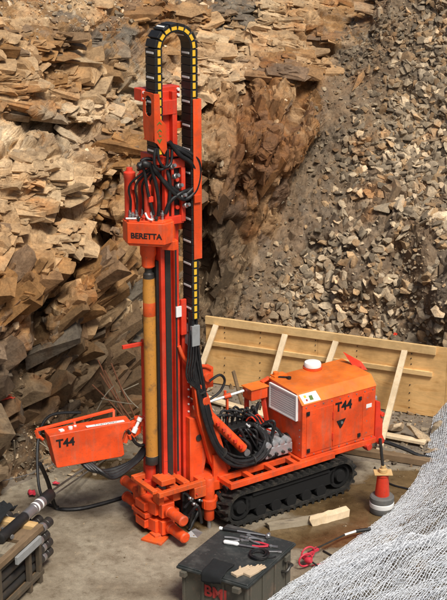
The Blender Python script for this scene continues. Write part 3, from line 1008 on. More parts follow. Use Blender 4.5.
# --- crawler tracks
def crawler(w0, w1, near):
    ca, cb, zc, ro = -.98, .75, .275, .235
    L = cb - ca
    per = 2 * L + 2 * math.pi * ro
    def at(s, r):
        s = s % per
        if s < L: return ca + s, zc + r, (0, 1)
        s -= L
        if s < math.pi * ro:
            a = math.pi / 2 - s / ro
            return cb + r * math.cos(a), zc + r * math.sin(a), (math.cos(a), math.sin(a))
        s -= math.pi * ro
        if s < L: return cb - s, zc - r, (0, -1)
        s -= L
        a = -math.pi / 2 - s / ro
        return ca + r * math.cos(a), zc + r * math.sin(a), (math.cos(a), math.sin(a))
    n = 96
    belt = M()
    outer = [at(per * k / n, ro) for k in range(n)]
    inner = [at(per * k / n, ro)[:2] for k in range(n)]
    vs, fs = [], []
    for k in range(n):
        x, z, nn_ = outer[k]
        sag = -.012 * math.sin(math.pi * (x - ca) / L) if nn_ == (0, 1) else 0
        for r, w in ((0, w0), (0, w1), (-.035, w1), (-.035, w0)):
            vs.append((x + nn_[0] * r, w, z + nn_[1] * r + sag))
    for k in range(n):
        a, b = 4 * k, 4 * ((k + 1) % n)
        fs += [(a + j, a + (j + 1) % 4, b + (j + 1) % 4, b + j) for j in range(4)]
    belt.add(vs, fs)
    nl = 46
    wm = (w0 + w1) / 2
    for k in range(nl):
        for side in (0, 1):
            s = per * (k + .5 * side) / nl
            x, z, q = at(s, ro)
            x2, z2, q2 = at(s + .028, ro)
            tx, tz = q[1], -q[0]
            wa, wb = (w0 - .004, wm + .02) if side == 0 else (wm - .02, w1 + .004)
            vs = []
            for w in (wa, wb):
                sh = .03 * (1 if (w in (wa,) and side == 0) or (w in (wb,) and side == 1) else -1)
                for dt, dr in ((-.026 + sh, -.01), (.026 + sh, -.01), (.017 + sh, .042), (-.017 + sh, .042)):
                    vs.append((x + tx * dt + q[0] * dr, w, z + tz * dt + q[1] * dr))
            belt.add(vs, [(0, 1, 2, 3), (4, 5, 6, 7), (0, 1, 5, 4), (1, 2, 6, 5), (2, 3, 7, 6), (3, 0, 4, 7)])
    b = belt.build('crawler_track', TRACKRUB, rig, smooth=30)
    fr = M().box((ca + .1, w0 + .05, zc - .09), (cb - .1, w1 - .05, zc + .12))
    fr.box((ca + .2, w0 + .03, zc + .11), (cb - .2, w1 - .03, zc + .17))
    fr.build('track_frame', TRACK_SHADE_BLACK, b, bevel=.01)
    for u, r, nm in ((ca, .18, 'drive_sprocket'), (cb, .18, 'idler_wheel')):
        wv = M()
        wv.lathe([(.03, -.5 * (w1 - w0) + .03), (r, -.5 * (w1 - w0) + .04), (r, .5 * (w1 - w0) - .05), (r * .8, .5 * (w1 - w0) - .05), (r * .7, .5 * (w1 - w0) - .09), (.09, .5 * (w1 - w0) - .09), (.08, .5 * (w1 - w0) - .02), (.02, .5 * (w1 - w0) - .02)], (u, wm, zc), 24, (0, 1, 0))
        wv.build(nm, TRACK_SHADE_BLACK, b)
    for k in range(5):
        u = ca + .34 + k * (L - .68) / 4
        M().cyl((u, w0 + .06, .14), (u, w1 - .03, .14), .085, n=20).build('track_roller', TRACK_SHADE_BLACK, b)
crawler(.36, .70, True)
crawler(-.70, -.36, False)

# --- chassis
ch = M()
ch.box((-1.15, -.34, .42), (1.28, .34, .58))
ch.box((-1.2, -.62, .58), (1.42, -.40, .66))
ch.box((-1.45, -.30, .50), (-1.15, .34, .70))
ch.box((.06, -.40, .60), (1.44, .62, .685))
ch.box((-.9, -.36, .2), (-.7, .36, .42)).box((.5, -.36, .2), (.7, .36, .42))
ch.build('chassis', ORANGE, rig, bevel=.008)
dk = M().box((-.86, -.35, .585), (.05, .34, .64))
dk.build('deck_plate', DARKSTEEL, rig, bevel=.004)
sp = M()
sp.box((-1.16, .635, .60), (.62, .695, .685)).box((-1.16, .37, .60), (.05, .42, .685))
for u in (-1.16, -.80, -.42, -.05):
    sp.box((u, .421, .61), (u + .07, .634, .675))
sp.build('side_frame', ORANGE, rig, bevel=.006)

# --- engine housing
HP = [(-.30, .69), (.60, .69), (.60, 1.485), (.47, 1.61), (-.17, 1.645), (-.30, 1.56)]
hs = M().prism(HP, lambda w, z, t: (t, w, z), .10, 1.42)
house = hs.build('engine_housing', ORANGE, rig, bevel=.012)
rp_out = [(.606, 1.484), (.474, 1.622), (-.17, 1.658), (-.308, 1.57)]
rp_in = [(-.30, 1.56), (-.17, 1.645), (.47, 1.611), (.597, 1.484)]
M().prism(rp_out + rp_in, lambda w, z, t: (t, w, z), .085, 1.425).build('roof_panel', ORANGE_SKYLIT, house, bevel=.004)
for a, b in ((.17, .625), (.64, 1.13)):
    M().box((a, .6005, .745), (b, .6085, 1.385)).build('side_door', ORANGE, house, bevel=.003)
for u, z in ((.185, 1.35), (1.115, 1.36), (.2, .79), (1.115, .80)):
    M().box((u - .025, .609, z - .028), (u + .025, .624, z + .028)).cyl((u, .62, z), (u, .632, z), .012, n=10).build('door_latch', BLACK, house)
hd = M().prism([(.70, 1.115), (.86, 1.125), (.80, 1.02), (.765, .99)], lambda u, z, t: (u, t, z), .609, .618)
hh = hd.build('door_handle', TEXTBLACK, house)
M().cyl((.79, .617, 1.075), (.79, .624, 1.075), .022, n=14).build('handle_lock', STEEL, hh)
text_mesh('model_lettering', 'T44', .185, TEXTBLACK, house, axes((.82, -.6105, 1.315), (1, 0, 0), (0, 0, 1), (0, -1, 0)), .003, bold=.006)
bt = M()
for k in range(9):
    bt.cyl((.16 + k * .15, .6005, 1.44), (.16 + k * .15, .607, 1.44), .010, n=8)
    bt.cyl((.16 + k * .15, .6005, .715), (.16 + k * .15, .607, .715), .010, n=8)
for k in range(4):
    bt.cyl((1.26, .6005, .80 + k * .18), (1.26, .607, .80 + k * .18), .010, n=8)
    bt.cyl((.095, .54, .80 + k * .1), (.102, .54, .80 + k * .1), .010, n=8)
bt.build('bolt_heads', STEEL, house)
for z in (.90, 1.22):
    M().cyl((.632, .612, z - .05), (.632, .612, z + .05), .011, n=10).build('door_hinge', RED, house)
M().box((1.18, .6005, .74), (1.40, .606, 1.42)).build('rear_panel', ORANGE, house, bevel=.003)
M().box((1.24, .6065, 1.18), (1.34, .609, 1.24)).build('rating_label', WHITE, house)
gr = M()
gr.box((.06, -.13, 1.225), (.098, -.105, 1.60)).box((.06, .475, 1.225), (.098, .50, 1.60)).box((.06, -.105, 1.575), (.098, .475, 1.60)).box((.06, -.105, 1.225), (.098, .475, 1.245))
for k in range(10):
    z = 1.247 + k * .0330
    gr.box((.066, -.105, z), (.090, .475, z + .0235))
grl = gr.build('radiator_grille', WHITE, house)
M().box((.0905, -.104, 1.246), (.0985, .474, 1.574)).build('grille_mesh', TEXTBLACK, grl)
cdir = Vector((0, -.132, .138)); cdir.normalize()        # up the chamfer
cn = Vector((0, .138, .132)).normalized()
cpt = lambda u, s: Vector((u, .606, 1.484)) + cdir * s + cn * .003
stk = M().add([cpt(.13, .02), cpt(.42, .02), cpt(.40, .165), (cpt(.11, .165))], [(0, 1, 2, 3)]).build('warning_sticker', WHITE, house)
def patch(u0, u1, s0, s1, mat, nm):
    M().add([cpt(u0, s0) + cn * .002, cpt(u1, s0) + cn * .002, cpt(u1, s1) + cn * .002, cpt(u0, s1) + cn * .002], [(0, 1, 2, 3)]).build(nm, mat, stk)
patch(.17, .21, .10, .14, YELLOW, 'sticker_symbol')
patch(.18, .21, .05, .08, REDMARK, 'sticker_symbol')
patch(.25, .31, .05, .12, GREENMARK, 'sticker_symbol')
cap = M().lathe([(.10, 0), (.10, .03), (.125, .035), (.125, .075), (.115, .095), (.03, .11)], (.83, -.12, 1.65), 28)
cp = cap.build('air_intake_cap', WHITE, house)
M().lathe([(.085, -.0), (.14, .0), (.14, .025), (.085, .025)], (.83, -.12, 1.652), 28).build('cap_ring', ORANGE, cp)
fl = M()
fl.add([(1.30, -.02, 1.84), (1.56, .06, 1.665), (1.60, .16, 1.56), (1.40, .10, 1.62), (1.31, .0, 1.815), (1.57, .09, 1.655), (1.61, .19, 1.545), (1.41, .13, 1.60)], [(0, 1, 2, 3), (4, 5, 6, 7), (0, 1, 5, 4), (1, 2, 6, 5), (2, 3, 7, 6), (3, 0, 4, 7)])
fl.box((1.42, -.02, 1.50), (1.52, .16, 1.62))
fl.build('exhaust_flap', RED, house, bevel=.004)
kb = M().cyl((.30, .02, 1.64), (.30, .02, 1.68), .03, n=14).bar((.2, -.1, 1.66), (.34, .02, 1.66), .03, .02).build('roof_knob', BLACK, house)
hg = M().box((.14, -.22, 1.65), (.36, -.10, 1.675)).cyl((.2, -.16, 1.67), (.2, -.16, 1.72), .04, n=14).build('filler_plate', ORANGE_SKYLIT, house, bevel=.004)
rb = M()
rb.prism([(1.42, 1.25), (1.50, 1.22), (1.52, .98), (1.56, .95), (1.56, .70), (1.60, .62), (1.50, .55), (1.44, .62), (1.38, .60), (1.30, .50), (1.22, .60), (1.22, .70), (1.42, .70)], lambda u, z, t: (u, t, z), .52, .615)
rb.cyl((1.29, .50, .58), (1.29, .66, .58), .05, n=14).cyl((1.52, .48, .62), (1.52, .66, .62), .05, n=14)
rb.cyl((1.54, .5, 1.02), (1.54, .64, 1.02), .035, n=12)
rb.build('rear_bracket', RED, rig, bevel=.006)
lf = M().lathe([(.06, 0), (.06, .06), (.04, .08), (.07, .11), (.07, .17), (.03, .2)], (1.62, .3, 1.0), 16).bar((1.45, .3, .98), (1.66, .3, .98), .08, .03).build('tail_lamp', GREYPAINT, rig)

# --- hydraulics between mast and housing
cb_ = M().box((-.30, -.26, 1.42), (-.02, -.05, 1.58)).bar((-.02, -.2, 1.60), (.12, -.2, 1.64), .07, .03)
cbx = cb_.build('junction_box', ORANGE, rig, bevel=.006)
M().box((-.315, -.275, 1.581), (-.005, -.035, 1.597)).build('box_lid', ORANGE_SKYLIT, cbx, bevel=.003)
M().bar((-.05, -.12, 1.42), (.02, -.02, .66), .06, .05).bar((-.26, -.22, 1.42), (-.26, -.22, .66), .05, .05).build('box_post', RED, cbx)
rd = M().cyl((-.98, -.30, 1.45), (-.31, -.22, 1.53), .018, n=12)
rod = rd.build('white_rod', WHITE, rig)
rc = M().cyl((-.62, -.26, 1.49), (-.52, -.25, 1.50), .035, n=12).bar((-.57, -.255, 1.49), (-.57, -.25, 1.0), .03, .03).cyl((-.60, -.26, 1.52), (-.60, -.26, 1.58), .02, n=10)
rc.build('rod_collar', ORANGE, rod)
vb = M().box((-1.02, -.12, .95), (-.22, .10, 1.16)).box((-1.0, -.30, .64), (-.15, .12, .95))
for k in range(9):
    vb.box((-1.0 + k * .085, .10, .98), (-.94 + k * .085, .135, 1.13))
valve = vb.build('valve_bank', BLACK, rig, bevel=.006)
for k in range(9):
    u = -.98 + k * .082
    h = random.uniform(-.03, .03)
    M().cyl((u, -.02, 1.15), (u - .01 + h, .03, 1.32), .009, n=8).lathe([(.008, 0), (.016, .01), (.016, .05), (.006, .062)], (u - .01 + h, .03, 1.31), 10).build('control_lever', BLACK, valve)
for k in range(9):
    u = -.97 + k * .085
    M().lathe([(.02, 0), (.02, .03), (.014, .035), (.014, .06)], (u, .135, 1.05), 10, (0, 1, 0)).build('hose_fitting', STEEL if k % 2 else RED, valve)
mf = M().box((-.40, .20, .74), (.06, .44, .90))
man = mf.build('manifold', SILVER, rig, bevel=.015)
for k in range(4):
    u = -.345 + k * .115
    M().lathe([(.048, 0), (.052, .01), (.052, .24), (.046, .25), (.046, .275), (.03, .28)], (u, .16, .925), 18, (0, 1, 0)).build('manifold_cylinder', SILVER, man)
    M().bar((u - .02, .20, .995), (u - .16, .02, 1.06), .03, .02).build('manifold_lever', WHITE, man)
for k in range(4):
    u = -.345 + k * .115
    M().cyl((u, .44, .80), (u, .475, .80), .022, n=10).build('manifold_plug', DARKSTEEL, man)
M().cyl((.07, .26, .86), (.10, .26, .86), .10, n=20).build('hydraulic_pump', BLACK, rig)
M().cyl((-.52, .3, .80), (-.41, .3, .80), .07, n=18).build('hydraulic_pump', BLACK, rig)
sb = M().box((-.86, .14, .645), (.04, .36, .70)).box((-.7, .16, .70), (-.05, .35, .735))
sb.cyl((-.35, .40, .75), (-.2, .42, .77), .035, n=12)
sb.build('sump_tray', BLACK, rig, bevel=.006)
oc = M().cyl((-1.24, .30, 1.56), (-.74, .37, .98), .068, n=20)
ocy = oc.build('orange_cylinder', ORANGE, rig)
M().cyl((-.745, .369, .985), (-.70, .374, .93), .028, n=14).cyl((-.70, .34, .92), (-.70, .42, .92), .05, n=14).build('piston_rod', STEEL, ocy)
for k in range(5):
    cl = M()
    t = .15 + k * .17
    p = Vector((-1.24, .30, 1.56)).lerp(Vector((-.74, .37, .98)), t)
    cl.box((p.x - .02, p.y + .05, p.z - .05), (p.x + .03, p.y + .10, p.z - .0))
    cl.build('cylinder_clip', RED, ocy, bevel=.004)
hz = M()
rr_ = random.Random(4)
for k in range(15):
    u = -1.0 + k * .055
    p0 = Vector((u, .12, 1.05)); p3 = Vector((u + rr_.uniform(.1, .5), rr_.uniform(.16, .4), rr_.uniform(.70, .8)))
    mid = Vector((u + rr_.uniform(0, .2), rr_.uniform(.28, .42), rr_.uniform(1.02, 1.22)))
    hz.tube([p0, p0.lerp(mid, .6) + Vector((0, 0, .06)), mid, mid.lerp(p3, .6) + Vector((0, .04, 0)), p3], rr_.choice((.014, .018, .022)), 8)
for k in range(8):
    p0 = Vector((-.9 + k * .1, -.1, 1.14)); p3 = Vector((-.25 + rr_.uniform(-.1, .3), rr_.uniform(-.2, .1), rr_.uniform(.8, 1.25)))
    hz.tube([p0, p0 + Vector((.06, 0, .16 + rr_.uniform(0, .1))), p0.lerp(p3, .6) + Vector((0, .05, .14)), p3], .018, 8)
hz.build('hydraulic_hoses', BLACKHOSE, rig)
rz_ = M()
for k in range(3):
    rz_.tube([(-.42 + .06 * k, .0, 1.18), (-.38 + .06 * k, .06, 1.25), (-.30 + .05 * k, .12, 1.12), (-.28 + .05 * k, .16, .98)], .012, 8)
rz_.build('red_hoses', RED, rig)

# --- mast
mast = M()
mast.box((-1.86, -.10, .62), (-1.80, .14, 5.88)).box((-1.66, -.10, .62), (-1.59, .14, 5.88)).box((-1.80, -.10, .62), (-1.66, .07, 5.88))
mo = mast.build('mast', RED, rig, bevel=.008)
M().box((-1.775, .0705, .72), (-1.69, .105, 5.2)).build('mast_rail', DARKSTEEL, mo, bevel=.004)
M().box((-1.90, -.05, .72), (-1.862, .09, 3.75)).build('front_strip', BLACK, mo, bevel=.004)  # black strip down the front of the mast
M().box((-1.655, .1405, .8), (-1.63, .150, 4.0)).build('slide_strip', DARKSTEEL, mo)
cbk = M().box((-2.05, -.12, 5.78), (-1.50, .06, 5.93)).box((-1.83, -.13, 5.60), (-1.60, .145, 5.779))
cbo = cbk.build('crown_block', RED, mo, bevel=.008)
for u in (-2.02, -1.53):
    for z in (5.82, 5.89):
        M().cyl((u, .05, z), (u, .085, z), .02, n=10).build('bolt', WHITE, cbo)

cr = M()
cr.box((-1.54, -.14, .62), (-1.42, .12, 2.72)).prism([(-1.54, 2.72), (-1.42, 2.72), (-1.42, 2.86), (-1.48, 2.94), (-1.54, 2.86)], lambda u, z, t: (u, t, z), -.06, .12)
for z in (1.3, 1.65, 2.0):
    cr.box((-1.42, -.13, z), (-1.30, .08, z + .05))
crd = cr.build('mast_cradle', RED, rig, bevel=.008)
bm_ = M()
for k in range(16):
    z = .98 + k * .105
    bm_.cyl((-1.455, .12, z), (-1.455, .135, z), .012, n=8)
bm_.build('bolt_row', WHITE, crd)
bo = M()
BP = [(-1.50, 2.10), (-1.36, 2.02), (-1.26, 1.86), (-1.16, 1.5), (-1.02, 1.05), (-.90, .70), (-1.12, .62), (-1.24, .90), (-1.34, 1.28), (-1.44, 1.62)]
bo.prism(BP, UZ(0), .24, .32).prism(BP, UZ(0), -.30, -.22)
bo.cyl((-1.32, -.34, 1.80), (-1.32, .36, 1.80), .06, n=16).cyl((-1.08, -.34, .80), (-1.08, .36, .80), .075, n=16)
bo.prism([(-1.50, 1.55), (-1.30, 1.5), (-1.18, 1.18), (-1.30, .62), (-1.50, .62)], UZ(0), .125, .22)
bo.build('mast_boom', ORANGE, rig, bevel=.008)
M().cyl((-1.36, .18, 1.24), (-1.36, .235, 1.24), .045, n=16).build('boom_pin', DARKSTEEL, crd)
bl = M().prism([(-1.22, 1.0), (-1.06, .98), (-.96, .62), (-1.22, .62)], UZ(0), .325, .37)
bl.build('boom_foot', ORANGE, rig, bevel=.01)
lb = M().tube([(-1.62, .16, 2.58), (-1.56, .20, 2.40), (-1.42, .22, 2.28), (-1.26, .22, 2.24), (-1.16, .22, 2.18)], .026, 10)
lb.box((-1.30, .08, 1.92), (-1.12, .22, 2.20)).cyl((-1.22, .07, 2.08), (-1.22, .26, 2.08), .06, n=16)
lb.prism([(-1.40, 1.80), (-1.20, 1.86), (-1.14, 2.0), (-1.34, 2.0)], UZ(0), .06, .18)
lb.build('hose_guide', ORANGE, rig, bevel=.004)
fb = M().bar((-2.28, -.16, 2.60), (-1.88, -.13, 2.60), .04, .05).box((-1.98, -.20, .70), (-1.88, -.12, 2.64))
fb.box((-1.99, -.205, 1.5), (-1.86, -.11, 1.56)).box((-2.08, -.16, .62), (-1.86, .02, .70))
fb.build('side_arm', RED, mo, bevel=.006)

# --- drill head on its carriage
hc = Vector((-1.96, .0, 0)); hd_ = Vector((.707, .707, 0)); hn = Vector((-.707, .707, 0))
def hp(n_, d_, z=0): 
    v = hc + hn * n_ + hd_ * d_
    return Vector((v.x, v.y, z))
poly = [(.25, -.20), (.25, .27), (.08, .36), (-.28, .20), (-.28, -.22), (.06, -.31)]
hb = M().prism(poly, lambda a, b, t: hp(a, b, t), 4.03, 4.30)
inner_poly = [(a * .93, b * .93) for a, b in poly]
hb.prism(inner_poly, lambda a, b, t: hp(a, b, t), 4.0, 4.325)
head = hb.build('drill_head', ORANGE, rig, bevel=.012)
tm = axes(T(hp(.2505, .04, 4.135)), T(hd_), (0, 0, 1), T(hn))
text_mesh('maker_lettering', 'BERETTA', .098, TEXTBLACK, head, tm, .003, bold=.003)
M().lathe([(.06, 3.66), (.085, 3.68), (.085, 3.80), (.105, 3.84), (.105, 3.96), (.14, 4.0), (.14, 4.03)], hc, 22).build('chuck', ORANGE, head)
M().lathe([(.045, 3.50), (.075, 3.52), (.07, 3.58), (.05, 3.60), (.05, 3.66)], hc, 20).build('drive_joint', DARKSTEEL, head)
for a, b, r, z0, z1, mt_ in ((.08, -.20, .075, 4.325, 4.92, RED), (.14, .04, .05, 4.325, 4.78, RED), (-.10, .12, .06, 4.325, 5.05, RED), (-.12, -.10, .055, 4.325, 4.85, RED)):
    q = hp(a, b)
    mm = M().lathe([(r, z0), (r, z0 + .02), (r * .92, z0 + .03), (r * .92, z1 - .10), (r, z1 - .09), (r, z1 - .02), (r * .6, z1), (r * .5, z1 + .04)], (q.x, q.y, 0), 20).build('hydraulic_motor', mt_, head)
    M().box((q.x - .03, q.y + r, z1 - .22), (q.x + .03, q.y + r + .04, z1 - .15)).build('motor_port', RED, mm, bevel=.004)
for k, (a, b, h) in enumerate(((.18, -.14, .10), (.20, .0, .08), (.16, .10, .14), (.20, .16, .07), (.12, .22, .12), (.05, .26, .10), (.0, .02, .16), (.22, -.06, .06))):
    q = hp(a, b)
    M().lathe([(.018, 4.32), (.018, 4.32 + h * .5), (.026, 4.32 + h * .5), (.026, 4.32 + h * .75), (.012, 4.32 + h * .8), (.012, 4.32 + h)], (q.x, q.y, 0), 10).build('hydraulic_fitting', (STEEL, RED, WHITE, DARKSTEEL)[k % 4], head)
M().tube([hp(.22, -.22, 4.345), hp(.22, -.10, 4.35), hp(.22, -.04, 4.36)], .012, 8).tube([hp(.19, .02, 4.42), hp(.22, .06, 4.36), hp(.24, .12, 4.345)], .012, 8).build('steel_pipe', WHITE, head)
hk = M().prism([(.20, -.06), (.36, -.02), (.40, .05), (.36, .12), (.20, .10)], lambda a, b, t: hp(b, a, t), 3.93, 4.05)
hk.prism([(.24, -.10), (.34, -.08), (.34, .02), (.24, .02)], lambda a, b, t: hp(b, a, t), 4.05, 4.26)
hk.build('head_bracket', ORANGE, head, bevel=.008)
ca_ = M()
ca_.box((-1.95, -.16, 4.30), (-1.868, .16, 5.12)).box((-1.86, .19, 4.30), (-1.80, .26, 5.05)).box((-1.61, .19, 4.26), (-1.55, .25, 4.95)).box((-1.74, .19, 4.34), (-1.70, .22, 4.95))
M().box((-1.86, .1525, 4.28), (-1.56, .189, 5.08)).build('gap_shade_plate', BLACK, rig, bevel=.004)  # black sheet standing in for the shaded gaps between the carriage columns
ca_.box((-1.86, .19, 4.95), (-1.55, .24, 5.06)).box((-1.84, .19, 4.24), (-1.57, .24, 4.34))
for z in (4.45, 4.80):
    ca_.cyl((-1.66, .19, z), (-1.66, .24, z), .028, n=12)
ca_.cyl((-1.50, .12, 4.30), (-1.50, .12, 4.92), .035, n=14).cyl((-1.50, .12, 4.5), (-1.50, .12, 4.6), .05, n=14)
ca_.box((-1.96, .02, 5.02), (-1.80, .24, 5.10))
ca_.build('head_carriage', RED, rig, bevel=.006)
hh_ = M()
def hose(pts, r): hh_.tube(pts, r, 10)
hose([(-2.12, .14, 5.02), (-2.02, .20, 5.0), (-1.86, .26, 4.80), (-1.62, .28, 4.62), (-1.46, .28, 4.68), (-1.40, .28, 4.84), (-1.44, .28, 5.02), (-1.62, .28, 5.16), (-1.80, .25, 5.24)], .030)
hose([(-2.08, .16, 5.06), (-1.98, .22, 4.98), (-1.84, .28, 4.75), (-1.62, .30, 4.56), (-1.44, .30, 4.64), (-1.37, .30, 4.86), (-1.42, .30, 5.06), (-1.64, .26, 5.2), (-1.84, .22, 5.28)], .026)
hose([(-2.04, .2, 5.06), (-1.98, .24, 4.80), (-1.95, .26, 4.55), (-1.95, .24, 4.38)], .024)
hose([(-1.48, .26, 4.66), (-1.66, .30, 4.64), (-1.80, .28, 4.55), (-1.86, .26, 4.40)], .026)
hose([(-2.10, .1, 5.06), (-2.0, .1, 5.08), (-1.86, .2, 5.02), (-1.80, .28, 4.8), (-1.82, .27, 4.45)], .024)
hose([(-2.0, .28, 5.24), (-2.03, .30, 5.06), (-1.96, .31, 4.98), (-1.86, .31, 5.02), (-1.84, .30, 5.2)], .018)
hose([(-1.97, .29, 5.24), (-1.97, .31, 5.10), (-1.90, .32, 5.0), (-1.80, .31, 5.04), (-1.76, .28, 5.2)], .018)
hose([(-1.80, .28, 5.3), (-1.66, .30, 5.12), (-1.50, .30, 5.0), (-1.40, .28, 4.8), (-1.42, .26, 4.6)], .03)
hose([(-2.12, .06, 4.95), (-2.1, .16, 4.98), (-2.06, .18, 4.7), (-2.0, .22, 4.4)], .02)
for k in range(7):
    q = hp(.16 - .04 * k, -.18 + .07 * k)
    hose([(-2.0 + .05 * k, .2 - .02 * k, 5.0), (q.x - .02, q.y + .05, 4.78), (q.x, q.y + .02, 4.55), (q.x, q.y, 4.38)], .015)
hh_.lathe([(.03, 0), (.05, .02), (.05, .09), (.03, .11)], (-2.17, .13, 5.0), 12, (.8, .2, .3)).lathe([(.03, 0), (.045, .02), (.045, .08), (.03, .1)], (-2.14, .2, 5.06), 12, (.8, .2, -.3))
hho = hh_.build('head_hoses', BLACKHOSE, rig)
for k in range(8):
    q = hp(.16 - .04 * k, -.18 + .07 * k)
    M().lathe([(.012, 4.33), (.026, 4.335), (.026, 4.37), (.019, 4.375), (.019, 4.44)], (q.x, q.y, 0), 10).build('hose_end', (STEEL, YELLOW)[k % 2 if k % 3 == 0 else 0], hho)
for k in range(5):
    M().lathe([(.02, 0), (.034, .005), (.034, .05), (.024, .055), (.024, .10)], (-1.78 + .05 * k, .255, 4.98 - .13 * k), 10, (.2, .8, .3)).build('hose_end', STEEL, hho)

# --- looped cable chain
CW0, CW1 = .08, .30
cu0, cu1, czc = -2.00, -1.39, 6.41
cth = .105
cc_u = (cu0 + cu1) / 2; cro = (cu1 - cu0) / 2; crm = cro - cth / 2
def chain_path(s):
    """s from the lower end of the left leg, centre line; returns (u, z), tangent"""
    l1 = czc - 5.15
    if s < l1: return (cc_u - crm, 5.15 + s), (0, 1)
    s -= l1
    if s < math.pi * crm:
        a = math.pi - s / crm
        return (cc_u + crm * math.cos(a), czc + crm * math.sin(a)), (math.sin(a), -math.cos(a))
    s -= math.pi * crm
    return (cc_u + crm, czc - s), (0, -1)
ctot = (czc - 5.15) + math.pi * crm + (czc - 2.85)
pitch = .0985
nl = int(ctot / pitch)
cm = M(); yl = []; wr = []
for k in range(nl):
    (u, z), (tu, tz) = chain_path(pitch * (k + .5))
    nu_, nz_ = tz, -tu                     # to the right of travel = inside of the loop
    for hl, e0, e1, wa, wb, B in ((.0475, -cth / 2, cth / 2, CW0, CW1, cm), (.051, -cth * .40, cth * .40, CW0 + .012, CW1 - .012, cm), (.036, -cth * .14, cth * .24, CW1, CW1 + .006, yl)):
        vs = [(u + tu * a + nu_ * e, w, z + tz * a + nz_ * e) for w in (wa, wb) for a, e in ((-hl, e0), (hl, e0), (hl, e1), (-hl, e1))]
        if B is yl:
            B.append(M()); B = B[-1]
        B.add(vs, [(0, 1, 2, 3), (4, 5, 6, 7), (0, 1, 5, 4), (1, 2, 6, 5), (2, 3, 7, 6), (3, 0, 4, 7)])
    if k % 3 == 0:
        for e0, e1 in ((-cth / 2 - .006, -cth / 2), (cth / 2, cth / 2 + .006)):
            vs = [(u + tu * a + nu_ * e, w, z + tz * a + nz_ * e) for w in (CW0 + .03, CW1 - .03) for a, e in ((-.011, e0), (.011, e0), (.011, e1), (-.011, e1))]
            wr.append(M()); wr[-1].add(vs, [(0, 1, 2, 3), (4, 5, 6, 7), (0, 1, 5, 4), (1, 2, 6, 5), (2, 3, 7, 6), (3, 0, 4, 7)])
cable = cm.build('cable_chain', BLACK, rig, bevel=.006)
for b_ in yl:
    b_.build('yellow_dash', YELLOW, cable)
for b_ in wr:
    b_.build('white_bar', WHITE, cable)

gd = M().prism([(-2.035, 5.91), (-1.955, 5.90), (-1.945, 5.60), (-1.87, 5.52), (-1.86, 5.22), (-1.90, 5.16), (-2.0, 5.30), (-2.035, 5.32)], UZ(0), CW1 + .012, CW1 + .024)
# front plate with the long oval hole
n = 28
fw, fz0, fz1 = (.06, CW1 + .011), 5.32, 5.91
oc_, oz, ow, oh = .185, 5.745, .072, .125
ring_o, ring_i = [], []
for k in range(n):
    a = 2 * math.pi * k / n
    c, s_ = math.cos(a), math.sin(a)
    ring_i.append((oc_ + ow * c, oz + oh * .45 * s_ + (oh * .55 if s_ > 0 else -oh * .55)))
    sc = min((((fw[1] if c > 0 else fw[0]) - oc_) / c) if abs(c) > 1e-6 else 9, (((fz1 if s_ > 0 else fz0) - oz) / s_) if abs(s_) > 1e-6 else 9)
    ring_o.append((min(max(oc_ + sc * c, fw[0]), fw[1]), min(max(oz + sc * s_, fz0), fz1)))
vs = [(u, w, z) for u in (-2.035, -2.022) for ring in (ring_o, ring_i) for (w, z) in ring]
fs = []
for k in range(n):
    k2 = (k + 1) % n
    fs += [(k, k2, n + k2, n + k), (2 * n + k, 2 * n + k2, 3 * n + k2, 3 * n + k), (k, k2, 2 * n + k2, 2 * n + k), (n + k, n + k2, 3 * n + k2, 3 * n + k)]
gd.add(vs, fs)
gd.box((-2.034, .06, 5.32), (-1.90, CW1 + .011, 5.335))
guide = gd.build('chain_guide', ORANGE, rig, bevel=.003)
em = M()
for z, s_ in ((5.56, 1), (5.47, 1)):
    em.prism([(-1.995, z - .02), (-1.965, z + .01), (-1.935, z - .02), (-1.935, z - .035), (-1.965, z - .008), (-1.995, z - .035)], UZ(0), CW1 + .0245, CW1 + .028)
em.prism([(-1.985, 5.43), (-1.975, 5.43), (-1.975, 5.385), (-1.94, 5.385), (-1.94, 5.40), (-1.965, 5.40)], UZ(0), CW1 + .0245, CW1 + .028)
em.prism([(-2.0, 5.355), (-1.965, 5.30), (-1.93, 5.355), (-1.95, 5.36), (-1.965, 5.335), (-1.98, 5.36)], UZ(0), CW1 + .0245, CW1 + .028)
em.build('green_emblem', GREENMARK, guide)
gu = M().box((-1.475, CW1 + .010, 3.76), (-1.355, CW1 + .022, 5.79)).box((-1.367, CW0 - .02, 3.76), (-1.355, CW1 + .0095, 5.79))
gu.box((-1.48, CW1 + .0225, 4.50), (-1.38, CW1 + .05, 4.60))
gu.box((-1.356, -.02, 4.4), (-1.33, .2, 4.5)).box((-1.54, -.02, 4.1), (-1.356, .05, 4.18)).box((-1.54, -.02, 5.4), (-1.356, .05, 5.48))
gu.build('chain_guard', ORANGE, rig, bevel=.003)
M().box((-1.50, .12, 2.58), (-1.38, .30, 2.86)).build('chain_clamp', GREYPAINT, rig, bevel=.006)
M().box((-1.58, .13, 2.72), (-1.5, .17, 3.2)).build('chain_support', RED, rig, bevel=.004)
M().box((-1.66, .155, 2.98), (-1.58, .175, 3.12)).build('rating_plate', WHITE, rig)

